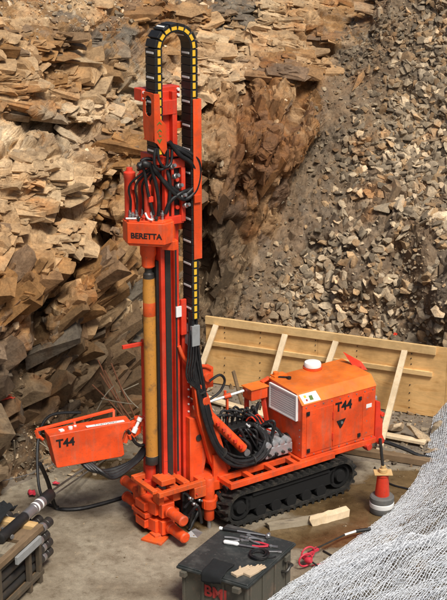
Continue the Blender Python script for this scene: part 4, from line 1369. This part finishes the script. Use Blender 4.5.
hb2 = M()
base_path = [(-1.44, .20, 3.0), (-1.43, .22, 2.5), (-1.38, .28, 2.0), (-1.30, .34, 1.5), (-1.16, .40, 1.08), (-.92, .44, .86), (-.62, .44, .80), (-.40, .40, .88), (-.30, .30, 1.02), (-.40, .18, 1.16)]
rr_ = random.Random(9)
for k in range(8):
    ox, oy, oz_ = rr_.uniform(-.05, .05), rr_.uniform(-.05, .05), rr_.uniform(-.04, .04)
    hb2.tube([(p[0] + ox + rr_.uniform(-.012, .012), p[1] + oy + rr_.uniform(-.012, .012), p[2] + oz_) for p in base_path], rr_.choice((.020, .026, .030)), 8)
for k in range(4):
    s_ = .10 + .03 * k
    hb2.tube([(-1.42 - .03 * k, .26, 2.8), (-1.45 - .04 * k, .30, 2.45), (-1.40 - s_, .32, 2.15), (-1.32, .34, 1.85), (-1.22 - .02 * k, .36, 1.45)], .014, 8)
hb2.tube([(-1.24, .3, 2.05), (-1.1, .34, 2.12), (-1.02, .34, 2.02), (-1.10, .34, 1.88), (-1.24, .32, 1.8)], .018, 8)
hbo = hb2.build('hose_bundle', BLACKHOSE, rig)
for p, d in (((-1.43, .21, 2.75), (0, .05, -1)), ((-1.37, .28, 1.92), (.2, .15, -1)), ((-1.10, .41, 1.02), (.6, .1, -.5)), ((-.62, .44, .80), (1, 0, 0))):
    M().lathe([(.072, -.012), (.078, -.01), (.078, .01), (.072, .012)], p, 18, d).build('hose_tie', DARKSTEEL, hbo)
for k in range(6):
    p = Vector((-.30 - .03 * k, .24 - .02 * k, 1.08 + .02 * (k % 3)))
    M().lathe([(.014, 0), (.026, .005), (.026, .035), (.020, .04), (.020, .09)], p, 10, (-.4, -.5, .6)).build('hose_end', STEEL, hbo)

# --- breakout clamp at the mast foot
c0 = -1.95
jl = M()
for z0, z1 in ((.06, .24), (.31, .49)):
    jl.prism([(-2.10, -.24), (-1.80, -.24), (-1.74, .0), (-1.80, .28), (-2.09, .28), (-2.14, .06)], lambda u, w, t: (u, w, t), z0, z1)
    jl.box((-2.05, .281, z0 - .01), (-1.85, .38, z1 + .01)).box((-2.06, -.36, z0 - .01), (-1.84, -.241, z1 + .01)).box((-2.18, -.1, z0 + .03), (-2.1, .14, z1 - .03))
jl.box((-2.18, -.2, .24), (-2.06, .16, .31)).box((-1.84, -.26, .24), (-1.70, .26, .31))
jaws = jl.build('breakout_clamp', ORANGE, rig, bevel=.012)
for zc, du in ((.40, 0), (.15, .02)):
    M().lathe([(.05, .39), (.078, .40), (.078, .44), (.07, .45), (.07, .72), (.074, .725), (.074, .75), (.055, .765)], (c0 + du, 0, zc), 22, (0, 1, 0)).build('clamp_cylinder', ORANGE, jaws)
    M().lathe([(.05, .35), (.078, .36), (.078, .40), (.07, .41), (.07, .70), (.076, .705), (.076, .73), (.055, .745)], (c0 + du - .02, 0, zc), 22, (0, -1, 0)).build('clamp_cylinder', ORANGE, jaws)
tf = M().box((-2.20, -.16, .70), (-1.58, -.08, .77)).box((-2.14, .40, .66), (-1.40, .47, .73)).box((-2.2, -.08, .70), (-2.12, .40, .75)).box((-1.72, -.08, .68), (-1.62, .40, .745))
tf.box((-1.60, .28, .50), (-1.36, .48, .66)).box((-2.0, .06, .72), (-1.78, .3, .80))
tf.box((-2.12, -.12, .49), (-2.04, -.04, .70)).box((-1.86, .2, .49), (-1.74, .36, .68)).box((-2.08, .2, .49), (-2.0, .36, .68))
tf.build('guide_frame', ORANGE_DIRTY, rig, bevel=.008)
M().lathe([(.07, .49), (.075, .9), (.055, .92)], (c0, -.06, 0), 18).build('lower_rod', RED, rig)
gp = M().prism([(-2.30, .24), (-2.02, .12), (-1.96, .40), (-2.16, .52)], lambda u, w, t: (u, w, t), .0, .03).box((-2.14, .2, .03), (-2.04, .34, .06))
gp.build('foot_plate', ORANGE_DIRTY, rig, bevel=.004)
wd = M().add([(-1.78, .46, .0), (-1.54, .36, .0), (-1.50, .52, .0), (-1.64, .60, .0), (-1.66, .48, .06), (-1.58, .46, .06)], [(0, 1, 2, 3), (0, 1, 5, 4), (1, 2, 5), (2, 3, 4, 5), (3, 0, 4)])
wd.build('steel_wedge', STEEL, rig)
bc = M()
rr_ = random.Random(14)
for k in range(9):
    p = Vector((-1.64 + rr_.uniform(-.08, .2), rr_.uniform(.2, .44), rr_.uniform(.1, .5)))
    bc.tube([p, p + Vector((rr_.uniform(-.1, .1), rr_.uniform(0, .14), rr_.uniform(.05, .2))), p + Vector((rr_.uniform(-.15, .2), rr_.uniform(0, .1), rr_.uniform(-.15, .1)))], .022, 8)
bc.box((-1.68, .0, .12), (-1.40, .30, .50))
bc.build('clamp_hoses', BLACKHOSE, rig)
for k, (u, w, z) in enumerate(((-1.60, .46, .42), (-1.55, .46, .34), (-1.66, .46, .52), (-1.58, .45, .56), (-1.50, .44, .44))):
    M().lathe([(.024, 0), (.024, .03), (.014, .04), (.014, .07)], (u, w - .02, z), 10, (.2, 1, .2)).build('clamp_fitting', (STEEL, RED)[k % 2], jaws)

# --- front stabilisers
for w, nm in ((.45, 1), (-.52, 0)):
    s1 = M().lathe([(.055, .12), (.07, .14), (.07, .30), (.098, .305), (.098, .43), (.075, .44), (.075, .72), (.06, .745)], (-1.35, w, 0), 22)
    s1.box((-1.45, w - .03, .31), (-1.25, w + .03, .42))
    sgn = 1 if w > 0 else -1
    s1.bar((-1.30, w - .02 * sgn, .60), (-.92, .30 * sgn, .50), .07, .12).bar((-1.30, w, .36), (-.95, .32 * sgn, .48), .05, .07)
    stb = s1.build('stabiliser_leg', ORANGE, rig, bevel=.004)
    M().cyl((-1.35, w, .0), (-1.35, w, .14), .028, n=14).build('stabiliser_rod', STEEL, stb)

# --- control box on its side arm
e5 = Vector((math.cos(R(11)), math.sin(R(11)), 0)); f5 = Vector((-e5.y, e5.x, 0))
o5 = Vector((-3.25, -.42, 1.03))
bp5 = lambda x, y, z: o5 + e5 * x + f5 * y + Vector((0, 0, z))
kb5 = M()
prof = [(.0, .47), (.92, .49), (1.13, .48), (1.14, .40), (1.03, .36), (1.0, .26), (1.02, .02), (.98, .0), (.10, .0), (.08, .02)]
kb5.prism(prof, lambda x, z, t: bp5(x, t, z), -.24, 0)
box5 = kb5.build('control_box', ORANGE, rig, bevel=.012)
kr = M()
ra = bp5(-.10, -.30, .50); rb_ = bp5(.98, -.34, .62)
ra = bp5(-.10, -.26, .47); rb_ = bp5(.98, -.28, .57)
kr.bar(ra, rb_, .04, .035).bar(ra, bp5(-.08, -.24, .36), .03, .04).bar(rb_, bp5(.96, -.23, .46), .03, .04).bar(bp5(.42, -.27, .515), bp5(.42, -.23, .44), .03, .03).bar(bp5(-.09, -.3, .4), bp5(-.02, -.2, .34), .03, .03)
kr.build('handrail', ORANGE, box5, bevel=.004)
M().box((0, 0, 0), (.001, .001, .001)) 
xr, yr, zr = T(e5), Vector((0, 0, 1)), T(f5)
tl = text_mesh('model_lettering', 'T44', .155, TEXTBLACK, box5, axes(T(bp5(.215, .002, .34)), xr, yr, zr), .003, bold=.005)
M().prism([(.52, -.085), (1.04, -.075), (1.04, -.02), (.52, -.03)], lambda x, y, t: bp5(x, y, t), .489, .494).build('name_plate', WHITE, box5)
text_mesh('name_lettering', 'Therrybau', .075, GREYPAINT, box5, axes(T(bp5(.78, -.052, .495)), xr, T(-f5), (0, 0, 1)), .002, shear=.3)
M().box((bp5(.16, -.12, .475).x, bp5(.16, -.12, 0).y, 1.505), (bp5(.16, -.12, 0).x + .06, bp5(.16, -.12, 0).y + .06, 1.522)).build('top_switch', WHITE, box5)
M().lathe([(.03, .49), (.03, .52), (.01, .525)], (bp5(.32, -.1, 0).x, bp5(.32, -.1, 0).y, 1.02), 12).build('top_switch', WHITE, box5)
M().lathe([(.02, .48), (.02, .50), (.01, .505)], (bp5(.40, -.16, 0).x, bp5(.40, -.16, 0).y, 1.02), 12).build('top_switch', WHITE, box5)
ar = M().bar((-2.22, -.26, 1.42), (-1.98, -.26, 1.47), .07, .08).bar((-2.0, -.25, 1.46), (-1.86, -.12, 1.44), .09, .08).bar((-2.2, -.2, 1.30), (-2.02, -.22, 1.36), .06, .08)
ar.cyl((-2.02, -.25, 1.34), (-2.02, -.25, 1.54), .05, n=16).bar((-2.24, -.24, 1.22), (-2.16, -.24, 1.40), .06, .05)
arm = ar.build('side_arm_bracket', ORANGE, rig, bevel=.006)
M().lathe([(.035, 0), (.035, .07), (.022, .08), (.022, .16), (.035, .17), (.035, .22)], (-2.13, -.18, 1.36), 14, (.5, .0, .85)).build('arm_clamp', WHITE, arm)
ch5 = M()
for k in range(4):
    j = .028 * k
    ch5.tube([bp5(.42 + j, -.12, .02), (-2.72 + j, -.28 + j, .93), (-2.45, -.25 + j, .88 - j), (-2.15, -.22 + j, .93), (-1.98, -.2 + j, 1.08), (-1.86, -.15, 1.30), (-1.80, -.14, 1.7)], .028, 8)
ch5.tube([(-2.2, -.2, 1.4), (-2.1, -.18, 1.2), (-1.98, -.16, 1.15), (-1.88, -.12, 1.25)], .022, 8)
ch5.build('control_cables', BLACKHOSE, rig)

# ------------------------------------------------------------------ drill casing hanging in the head
dp = MB().lathe([(.062, .94), (.085, .945), (.085, 1.06), (.081, 1.065), (.081, 3.40), (.076, 3.42), (.076, 3.52), (.05, 3.525)], (0, 0, 0), 28)
casing = dp.build('drill_casing', YELLOW_PIPE, None)
cw = RIG_O + Vector((math.cos(RIG_A) * hc.x, math.sin(RIG_A) * hc.x, 0))
casing.location = cw
tag(casing, 'worn yellow drill casing pipe hanging upright beneath the drill head', 'casing pipe')
MB().lathe([(.0862, .942), (.0875, .945), (.0875, 1.06), (.0862, 1.062)], (0, 0, 0), 28).build('casing_shoe', DARKSTEEL, casing)
MB().lathe([(.0815, 3.02), (.0822, 3.022), (.0822, 3.20), (.0815, 3.202)], (0, 0, 0), 28).build('paint_band', ORANGE_DIRTY, casing)

# ------------------------------------------------------------------ jack stand at the rear
jk = empty('jack_stand', (2.19, 16.24, SZ))
tag(jk, 'red cone jack on a round grey and white foot with a thin upright rod', 'jack')
MB().lathe([(.15, 0), (.165, .02), (.165, .085), (.16, .09)], (0, 0, 0), 32).build('foot', DARKGREY, jk)
MB().lathe([(.167, .091), (.170, .10), (.170, .155), (.165, .16)], (0, 0, 0), 32).build('white_ring', WHITE, jk)
MB().lathe([(.16, .161), (.168, .17), (.168, .235), (.15, .255), (.09, .26)], (0, 0, 0), 32).build('collar', DARKGREY, jk)
MB().lathe([(.10, .258), (.10, .30), (.078, .54), (.085, .545), (.085, .58), (.06, .585)], (0, 0, 0), 24).build('cone', RED, jk)
tp = MB().box((-.125, -.09, .586), (.125, .09, .602)).lathe([(.06, .606), (.06, .65), (.035, .655), (.035, .70)], (0, 0, 0), 16)
tp.build('top_plate', TIMBER, jk, bevel=.004)
MB().cyl((0, 0, .64), (-.06, -.0, 1.10), .022, n=12).build('rod', DARKSTEEL, jk)

def cable(name, pts, r, mat, label, cat='cable', group=None):
    o = MB().tube(pts, r, 8, 8).build(name, mat, None)
    tag(o, label, cat, group)
    return o
z = SZ + .018
cable('cable', [(2.25, 17.62, z), (2.26, 17.45, z), (2.32, 17.2, z), (2.46, 17.02, z), (2.62, 16.92, z), (2.72, 16.84, z), (2.8, 16.7, z)], .014, BLACKHOSE, 'thin black cable curling over wet slab behind the jack')
cable('hose', [(1.75, 18.5, .2), (2.0, 18.3, .22), (2.35, 18.15, .24), (2.7, 17.98, .18), (3.0, 17.85, .1), (3.3, 17.85, .08), (3.7, 17.9, .1)], .03, BLACKHOSE, 'thick grey black hose lying over the planks behind the rig', 'hose')
cable('hose', [(-2.46, 15.9, .9), (-2.40, 16.15, .5), (-2.34, 16.3, .06), (-2.2, 16.26, z), (-1.95, 16.3, z), (-1.6, 16.5, z), (-1.25, 16.76, z), (-1.05, 16.85, .05), (-.9, 16.8, .2)], .03, BLACKHOSE, 'black hose running over the slab to the clamp foot', 'hose')
cable('hose', [(-2.05, 17.30, 1.05), (-2.5, 17.3, 1.0), (-2.66, 17.15, .7), (-2.62, 16.7, .25), (-2.5, 16.45, .06), (-2.3, 16.3, .05)], .022, BLACKHOSE, 'black hose looping down from the left end of the control box', 'hose')

# ------------------------------------------------------------------ tool box and tools
TBA = R(-30.5)
tbo = empty('tool_box', (.17, 14.05, SZ), TBA)
tag(tbo, 'big grubby steel tool box with a dark lid in front of the rig', 'tool box')
bxm = MB()
bxm.box((-.45, -.54, .04), (.45, .54, .52))
for x in (-.45, -.18, .10, .41):
    bxm.box((x, -.556, .06), (x + .04, -.541, .50))
for y in (-.50, -.2, .1, .40):
    bxm.box((.451, y, .06), (.464, y + .04, .50))
bxm.box((-.45, -.558, .46), (.45, -.541, .50))
bdy = bxm.build('box_body', BOXMAT, tbo, bevel=.006)
MB().box((-.49, -.62, .52), (.49, .60, .555)).box((-.48, -.6, .555), (.48, .58, .575)).build('lid', LIDMAT, tbo, bevel=.012)
for x, y in ((-.36, -.46), (.36, -.46), (-.36, .40), (.36, .40)):
    MB().box((x - .06, y - .06, 0), (x + .06, y + .06, .0395)).build('foot', BOXMAT, tbo)
for x, y, sx, sy in ((.30, -.64, .10, .05), (-.42, -.64, .08, .05), (.492, .30, .03, .1)):
    MB().box((x, y - .02, .45), (x + sx, y + sy - .002, .518)).build('corner_block', BOXMAT, tbo, bevel=.006)
MB().tube([(.45, .30, .30), (.52, .30, .32), (.53, .38, .36), (.52, .44, .34), (.45, .46, .34)], .02, 8).build('carry_handle', DARKSTEEL, tbo)
text_mesh('red_lettering', 'BMJ', .20, REDMARK, bdy, axes((.02, -.5585, .30), (1, 0, 0), (0, 0, 1), (0, -1, 0)), .002, bold=.006)

LZ = SZ + .577
tM = Matrix.Translation((.17, 14.05, LZ)) @ Matrix.Rotation(R(-21.5), 4, 'Z')
bM = Matrix.Translation((.17, 14.05, LZ)) @ Matrix.Rotation(TBA, 4, 'Z')
def lay(name, x, y, rot, label, cat):
    o = empty(name, tM @ Vector((x, y, 0)), R(-21.5 + rot))
    tag(o, label, cat)
    return o
t = lay('ratchet', -.08, .47, 3, 'long steel ratchet with a black grip at the back of the lid', 'ratchet')
MB().lathe([(.008, 0), (.022, .01), (.024, .04), (.020, .16), (.014, .20)], (-.30, 0, .024), 12, (1, 0, 0)).build('grip', BLACK, t)
MB().cyl((-.10, 0, .024), (.28, 0, .024), .011, n=10).lathe([(.02, 0), (.03, .01), (.03, .04), (.02, .05)], (.30, 0, .0), 14).cyl((.30, -.05, .03), (.30, .05, .03), .018, n=10).build('shaft', STEEL, t)
MB().lathe([(.022, 0), (.024, .01), (.018, .05), (.008, .055)], (-.335, 0, .024), 12, (1, 0, 0)).build('grip_end', WHITE, t)
def plier(x, y, rot, mat, label):
    t = lay('pliers', x, y, rot, label, 'pliers')
    for s_ in (-1, 1):
        MB().tube([(-.22, .05 * s_, .016), (-.12, .045 * s_, .016), (-.03, .012 * s_, .016)], .013, 8).build('handle', mat, t)
    MB().lathe([(.022, 0), (.022, .022), (.01, .026)], (0, 0, .004), 14).bar((0, .008, .014), (.09, .006, .014), .018, .014).bar((0, -.008, .014), (.09, -.006, .014), .018, .014).build('jaws', STEEL, t)
    return t
plier(-.02, .36, 170, STEEL, 'steel handled pliers lying beside the black grip ratchet')
plier(-.05, .28, 15, STEEL, 'steel pliers nearest the white handled knife')
plier(.33, .27, 8, PINKRED, 'red handled pliers lying right of the white handled knife')
t = lay('wrench', .08, .41, -18, 'short steel wrench lying among the pliers on the lid', 'wrench')
MB().box((-.10, -.012, .0), (.10, .012, .012)).lathe([(.026, 0), (.026, .014)], (-.11, 0, 0), 14).prism([(.09, -.02), (.13, -.034), (.15, -.02), (.12, -.008), (.12, .008), (.15, .02), (.13, .034), (.09, .02)], lambda a, b, c: (a, b, c), .0, .014).build('wrench_body', STEEL, t)
t = lay('knife', -.06, .15, 2, 'long knife with a thick white handle in the middle of the lid', 'knife')
MB().lathe([(.012, 0), (.026, .015), (.028, .06), (.024, .13), (.027, .18), (.014, .20)], (-.18, 0, .026), 14, (1, 0, 0)).build('handle', WHITE, t)
MB().prism([(.02, -.016), (.24, -.012), (.28, .006), (.24, .014), (.02, .016)], lambda a, b, c: (a, b, c), .018, .024).build('blade', STEEL, t)
t = lay('chisel', .36, .14, 20, 'small steel chisel lying at the right edge of the lid', 'chisel')
MB().bar((-.08, 0, .012), (.1, 0, .012), .02, .016).bar((.1, 0, .012), (.15, 0, .01), .035, .012).build('chisel_body', STEEL, t, bevel=.003)
co = MB()
rr_ = random.Random(3)
for k in range(6):
    r_ = .105 + rr_.uniform(-.02, .018)
    ox, oy = rr_.uniform(-.012, .012), rr_.uniform(-.012, .012)
    co.tube([(ox + r_ * math.cos(a_ / 12 * 2 * math.pi), oy + r_ * math.sin(a_ / 12 * 2 * math.pi), .012 + .014 * (k // 2) + rr_.uniform(0, .006)) for a_ in range(13)], .010, 8, 4)
co.tube([(.11, 0, .012), (.17, .02, .01), (.2, .06, .01)], .010, 8)
coil = co.build('cable_coil', BLACKHOSE, None)
coil.matrix_world = tM @ Matrix.Translation((.27, .0, 0)); tag(coil, 'coil of dark cable lying on the tool box lid', 'cable coil')
def rag(name, pts, mat, label, cat, seed, th=.012, bump=.02, layers=1, loc=(0, 0, 0), rot=0):
    """a cloth patch: grid over a quad of corner points with crumples and a hanging hem where it passes the lid edge"""
    n = 16
    r = rng_r = np.random.default_rng(seed)
    a, b, c, d = [np.array(p) for p in pts]
    V = []
    for i in range(n):
        for j in range(n):
            s_, t_ = i / (n - 1), j / (n - 1)
            p = a * (1 - s_) * (1 - t_) + b * s_ * (1 - t_) + c * s_ * t_ + d * (1 - s_) * t_
            V.append(p)
    V = np.array(V)
    nz = fbm(np.concatenate([V[:, :2] * 9, np.full((len(V), 1), seed)], 1), seed, 4)
    edge = fbm(np.concatenate([V[:, :2] * 5, np.full((len(V), 1), seed + 3)], 1), seed + 5, 3)
    V[:, 0] += edge * .03; V[:, 1] += fbm(np.concatenate([V[:, :2] * 5, np.full((len(V), 1), seed + 8)], 1), seed + 7, 3) * .03
    z = .012 + bump * np.clip(nz + .4, 0, 2)
    over = np.clip(-.63 - V[:, 1], 0, 1)
    z = z - over * 1.15
    V[:, 1] = np.where(over > 0, -.635 - .015 * np.clip(nz + .5, 0, 1) - over * .12, V[:, 1])
    V = np.concatenate([V, z[:, None]], 1)
    F = [(i * n + j, i * n + j + 1, (i + 1) * n + j + 1, (i + 1) * n + j) for i in range(n - 1) for j in range(n - 1)]
    o = MB().add(V.tolist(), F).build(name, mat, None, smooth=70)
    md = o.modifiers.new('thickness', 'SOLIDIFY'); md.thickness = th; md.offset = 0
    o.matrix_world = bM
    tag(o, label, cat)
    return o
rag('cloth', [(-.14, -.34), (.14, -.30), (.16, -.70), (-.12, -.74)], CLOTHBLACK, 'black cloth hanging over the front edge of the tool box', 'cloth', 3, .014, .03)
def glove(x, y, rot, label, seed):
    t = lay('glove', x, y, rot, label, 'glove')
    g_ = MB()
    g_.prism([(-.14, -.05), (-.02, -.055), (.05, -.05), (.055, .05), (-.02, .055), (-.14, .045)], lambda a, b, c: (a, b, c), .0, .03)
    for k, (yy, l) in enumerate(((-.038, .085), (-.013, .10), (.013, .095), (.038, .07))):
        g_.lathe([(.014, 0), (.0145, .02), (.013, l - .01), (.006, l)], (.045, yy, .016), 10, (1, .12 * (k - 1.5), .05))
    g_.lathe([(.016, 0), (.015, .05), (.007, .075)], (-.03, .05, .016), 10, (.7, .7, .05))
    g_.build('palm', TANCLOTH, t, bevel=.008)
    MB().prism([(-.17, -.056), (-.138, -.054), (-.138, .05), (-.17, .052)], lambda a, b, c: (a, b, c), .0, .036).build('cuff', TANCLOTH, t, bevel=.006)
glove(.24, -.40, 62, 'tan leather work glove on the lid beside the black cloth', 3)
glove(.36, -.34, 70, 'tan leather work glove nearest the right edge of the lid', 4)

# ------------------------------------------------------------------ spray lance on the slab right of the tool box
lz = SZ + .05
ln = empty('spray_lance', (1.10, 14.80, SZ))
tag(ln, 'pinkish red spray lance with a black handle lying beside the tool box', 'spray lance')
P0 = Vector((-.02, .0, .16)); P1 = Vector((.50, .58, .10)); P2 = Vector((.66, .68, .10)); P3 = Vector((.86, .74, .10))
MB().cyl(P0, P1, .012, n=10).build('tube', DARKSTEEL, ln)
MB().cyl(P1, P2, .016, n=10).build('sleeve', WHITE, ln)
MB().cyl(P2, P3, .026, n=12).build('grip', BLACK, ln)
fr = MB()
for k, c in enumerate(((-.02, 0, .15), (-.06, -.14, .13))):
    fr.tube([(c[0] + .085 * math.cos(a_ / 10 * 6.283), c[1] + .05 * math.cos(a_ / 10 * 6.283), c[2] + .085 * math.sin(a_ / 10 * 6.283)) for a_ in range(11)], .012, 8, 4)
fr.bar((-.1, -.1, .15), (.12, .12, .14), .03, .03).bar((0, 0, .15), (.1, .2, .12), .025, .025).bar((.02, -.1, .03), (.3, -.02, .03), .012, .012)
fr.lathe([(.035, 0), (.042, .02), (.042, .07), (.03, .09)], (-.05, -.08, .10), 16, (.6, -.6, .2))
fr.build('reel', PINKRED, ln)
cable('hose', [(1.12, 14.7, .1), (1.25, 14.62, .05), (1.42, 14.66, z), (1.52, 14.8, z), (1.42, 14.95, z), (1.3, 15.1, z)], .012, BLACKHOSE, 'thin dark hose curling beside the red spray lance', 'hose')

# ------------------------------------------------------------------ pipe rack at the left edge
ra_ = Vector((.36, .93, 0)).normalized()
rk = empty('pipe_rack', (-2.24, 14.37, SZ), math.atan2(ra_.y, ra_.x))      # local x along the pipes, y to the left, origin at the near right post foot
tag(rk, 'timber topped steel rack of pipes at the left edge of the slab', 'pipe rack')
def post(x, y):
    MB().box((x - .03, y - .03, 0), (x + .03, y + .03, .70)).build('post', RUSTDARK, rk, bevel=.004)
for x in (-.05, -.30, -1.0, -1.9):
    post(x, .035)
for x in (-.05, -1.0, -1.9):
    post(x, .90)
MB().box((-2.0, -.015, .70), (.02, .06, .78)).build('side_rail', OLDTIMBER, rk, bevel=.006)
MB().box((-2.0, .88, .70), (.02, .96, .78)).build('side_rail', OLDTIMBER, rk, bevel=.006)
MB().box((-.10, .061, .69), (.03, .879, .79)).build('end_board', TIMBER, rk, bevel=.006)
for k in range(5):
    MB().box((-.42 - k * .36, .061, .70), (-.14 - k * .36, .879, .765)).build('top_board', (OLDTIMBER, GREYTIMBER)[k % 2], rk, bevel=.006)
MB().box((-.7, -.06, .60), (-.12, -.018, .70)).build('steel_plate', GREYPAINT, rk, bevel=.004)
MB().box((-2.0, .0, .10), (.02, .06, .16)).box((-2.0, .88, .10), (.02, .94, .16)).build('bottom_rail', RUSTDARK, rk, bevel=.006)
MB().box((-1.95, .065, .10), (.0, .875, .13)).build('floor_board', OLDTIMBER, rk, bevel=.004)
k = 0
RM = Matrix.Translation((-2.24, 14.37, SZ)) @ Matrix.Rotation(math.atan2(ra_.y, ra_.x), 4, 'Z')
pl0 = None
for row in range(4):
    for cidx in range(5):
        x1 = random.uniform(.26, .46)
        y_, z_ = .135 + cidx * .14, .197 + row * .133
        if pl0 is None:
            p_ = MB().lathe([(.045, -2.0), (.062, -1.995), (.062, -.10), (.066, -.095), (.066, .0), (.050, .005), (.046, -.02)], (0, 0, 0), 20, (1, 0, 0))
            pl0 = p_.build('drill_pipe', DARKSTEEL, None)
            bd = MB().lathe([(.0625, -.22), (.064, -.215), (.064, -.16), (.0625, -.155)], (0, 0, 0), 20, (1, 0, 0)).build('pale_band', STEEL, pl0)
            o = pl0
        else:
            o = pl0.copy(); COL.objects.link(o)
            b2 = bd.copy(); COL.objects.link(b2); b2.parent = o
        o.matrix_world = RM @ Matrix.Translation((x1, y_, z_)) @ Matrix.Rotation(random.uniform(0, 6), 4, 'X')
        tag(o, 'dark oily drill pipe lying in the timber topped rack', 'drill pipe', 'drill pipes stacked in the rack')
# hammer on the rack
hm = empty('down_hole_hammer', RM @ Vector((-.26, .23, .85)), math.atan2(ra_.y, ra_.x) - R(0))
tag(hm, 'silver banded black drill hammer lying on top of the pipe rack', 'drill hammer')
MB().lathe([(.05, -.35), (.065, -.34), (.065, .25), (.05, .26)], (0, 0, 0), 22, (1, 0, 0)).build('barrel', BLACK, hm)
MB().lathe([(.05, .26), (.066, .265), (.066, .46), (.07, .465), (.07, .70), (.06, .71)], (0, 0, 0), 22, (1, 0, 0)).build('casing', STEEL, hm)
for x in (.50, .60):
    MB().lathe([(.0705, x), (.072, x + .003), (.072, x + .03), (.0705, x + .033)], (0, 0, 0), 22, (1, 0, 0)).build('ring', WHITE, hm)
MB().lathe([(.06, .711), (.075, .72), (.078, .80), (.074, .92), (.05, .95), (.045, .93)], (0, 0, 0), 22, (1, 0, 0)).build('bit', BLACK, hm)
cn_ = empty('can', RM @ Vector((-.62, .62, .766)))
tag(cn_, 'dark round can standing on the rack by the hammer', 'can')
MB().lathe([(.11, 0), (.115, .01), (.115, .20), (.12, .205), (.12, .215), (.105, .215), (.105, .17), (.01, .165)], (0, 0, 0), 26).build('can_body', DARKSTEEL, cn_)
MB().tube([(.115, 0, .19), (.09, .06, .27), (0, .09, .30), (-.09, .06, .27), (-.115, 0, .19)], .006, 6).build('bail', STEEL, cn_)
rg = MB()
V, F = [], []
n = 18
for i in range(n):
    for j in range(n):
        x, y = (i / (n - 1) - .5), (j / (n - 1) - .5)
        q = np.array([[x * 5, y * 5, 3.3]])
        V.append((x * .6, y * .42, .10 + .16 * fbm(q, 88, 4)[0] + .06 * max(0, .3 - abs(y))))
F = [(i * n + j, i * n + j + 1, (i + 1) * n + j + 1, (i + 1) * n + j) for i in range(n - 1) for j in range(n - 1)]
o = rg.add(V, F).build('tarp', CLOTHBLACK, None, smooth=60)
md = o.modifiers.new('thickness', 'SOLIDIFY'); md.thickness = .012
o.matrix_world = RM @ Matrix.Translation((-.15, .62, .79)); tag(o, 'crumpled black tarp lying on the end of the rack', 'tarp')
t = MB().bar((-.12, 0, .025), (.12, 0, .025), .03, .03).cyl((-.12, 0, .025), (-.16, 0, .025), .03, n=10)
o = t.build('bolt', STEEL, None, bevel=.003); o.matrix_world = RM @ Matrix.Translation((-.34, .30, .768)) @ Matrix.Rotation(1.0, 4, 'Z'); tag(o, 'steel bolt lying on the rack top boards', 'bolt')

# long thin rods from the rack to the rock
for k, (a_, b_, r_) in enumerate((((-2.44, 15.35, .62), (-1.85, 18.0, .03), .014), ((-2.36, 15.35, .60), (-1.76, 17.95, .03), .011))):
    o = MB().cyl(a_, b_, r_, n=10).build('steel_rod', STEEL, None)
    tag(o, ('thicker pale steel rod slanting under the control box', 'thinner pale steel rod slanting under the control box')[k], 'rod')
cable('wire', [(-4.2, 15.6, .8), (-3.4, 16.2, .45), (-2.7, 17.0, .25), (-2.2, 17.6, .3)], .006, STEEL, 'thin taut steel wire crossing the rubble at far left', 'wire')

# rusty bars, twigs, rags at the foot of the rock
rr_ = random.Random(21)
for k, (a_, b_) in enumerate((((-1.86, 18.75, 1.02), (-1.36, 18.6, .30)), ((-1.80, 18.75, 1.05), (-1.42, 18.6, .20)), ((-1.70, 18.8, 1.15), (-1.33, 18.65, .32)), ((-1.98, 18.7, .86), (-1.45, 18.55, .28)), ((-1.9, 18.8, 1.2), (-1.5, 18.6, .35)))):
    a_, b_ = Vector(a_), Vector(b_)
    m = a_.lerp(b_, .5) + Vector((rr_.uniform(-.06, .06), 0, rr_.uniform(-.06, .06)))
    o = MB().tube([a_ + (a_ - b_) * .1, m, b_ + (b_ - a_) * .25], .012, 8).build('reinforcing_bar', RUST, None)
    tag(o, 'rusty bent reinforcing bar leaning against the rock behind the casing', 'rebar', 'rusty bars behind the casing pipe')
for k in range(14):
    x = rr_.uniform(-3.1, -1.6); y = 16.9 + (x + 3.1) * 1.35 + rr_.uniform(-.3, .1); 
    h = rr_.uniform(.1, .9)
    a_ = Vector((x, y, h)); d_ = Vector((rr_.uniform(-1, 1), rr_.uniform(-.3, .3), rr_.uniform(-.5, .5))).normalized() * rr_.uniform(.3, .7)
    o = MB().tube([a_, a_ + d_ * .5 + Vector((0, 0, rr_.uniform(-.05, .05))), a_ + d_], .009, 6).build('twig', GREYTIMBER, None)
    tag(o, 'thin dry twig caught in dark rubble at the rock foot', 'twig', 'dry twigs at the foot of the rock')
def scrap(x, y, z_, s, mat, label, seed, name='rag'):
    n = 9
    V = []
    for i in range(n):
        for j in range(n):
            u_, v_ = i / (n - 1) - .5, j / (n - 1) - .5
            q = np.array([[u_ * 4 + seed, v_ * 4, seed * 1.7]])
            V.append((u_ * s * 1.6, v_ * s, s * .5 * fbm(q, seed, 4)[0] + s * .3))
    F = [(i * n + j, i * n + j + 1, (i + 1) * n + j + 1, (i + 1) * n + j) for i in range(n - 1) for j in range(n - 1)]
    o = MB().add(V, F).build(name, mat, None, smooth=60)
    md = o.modifiers.new('thickness', 'SOLIDIFY'); md.thickness = .012
    o.location = (x, y, z_); o.rotation_euler = (0, 0, seed)
    tag(o, label, 'rag')
scrap(-2.72, 16.72, .03, .09, PINKRED, 'crumpled pink rag on the slab edge under the control box', 5)
scrap(-2.42, 17.05, .03, .06, PINKRED, 'small pink rag on the slab nearer the steel rods', 9)
scrap(-3.12, 17.35, 1.22, .13, RED, 'red rag caught on the rock at the far left edge', 13)
scrap(2.93, 20.9, .95, .06, RED, 'small red rag on the rock above the plywood barrier', 17)
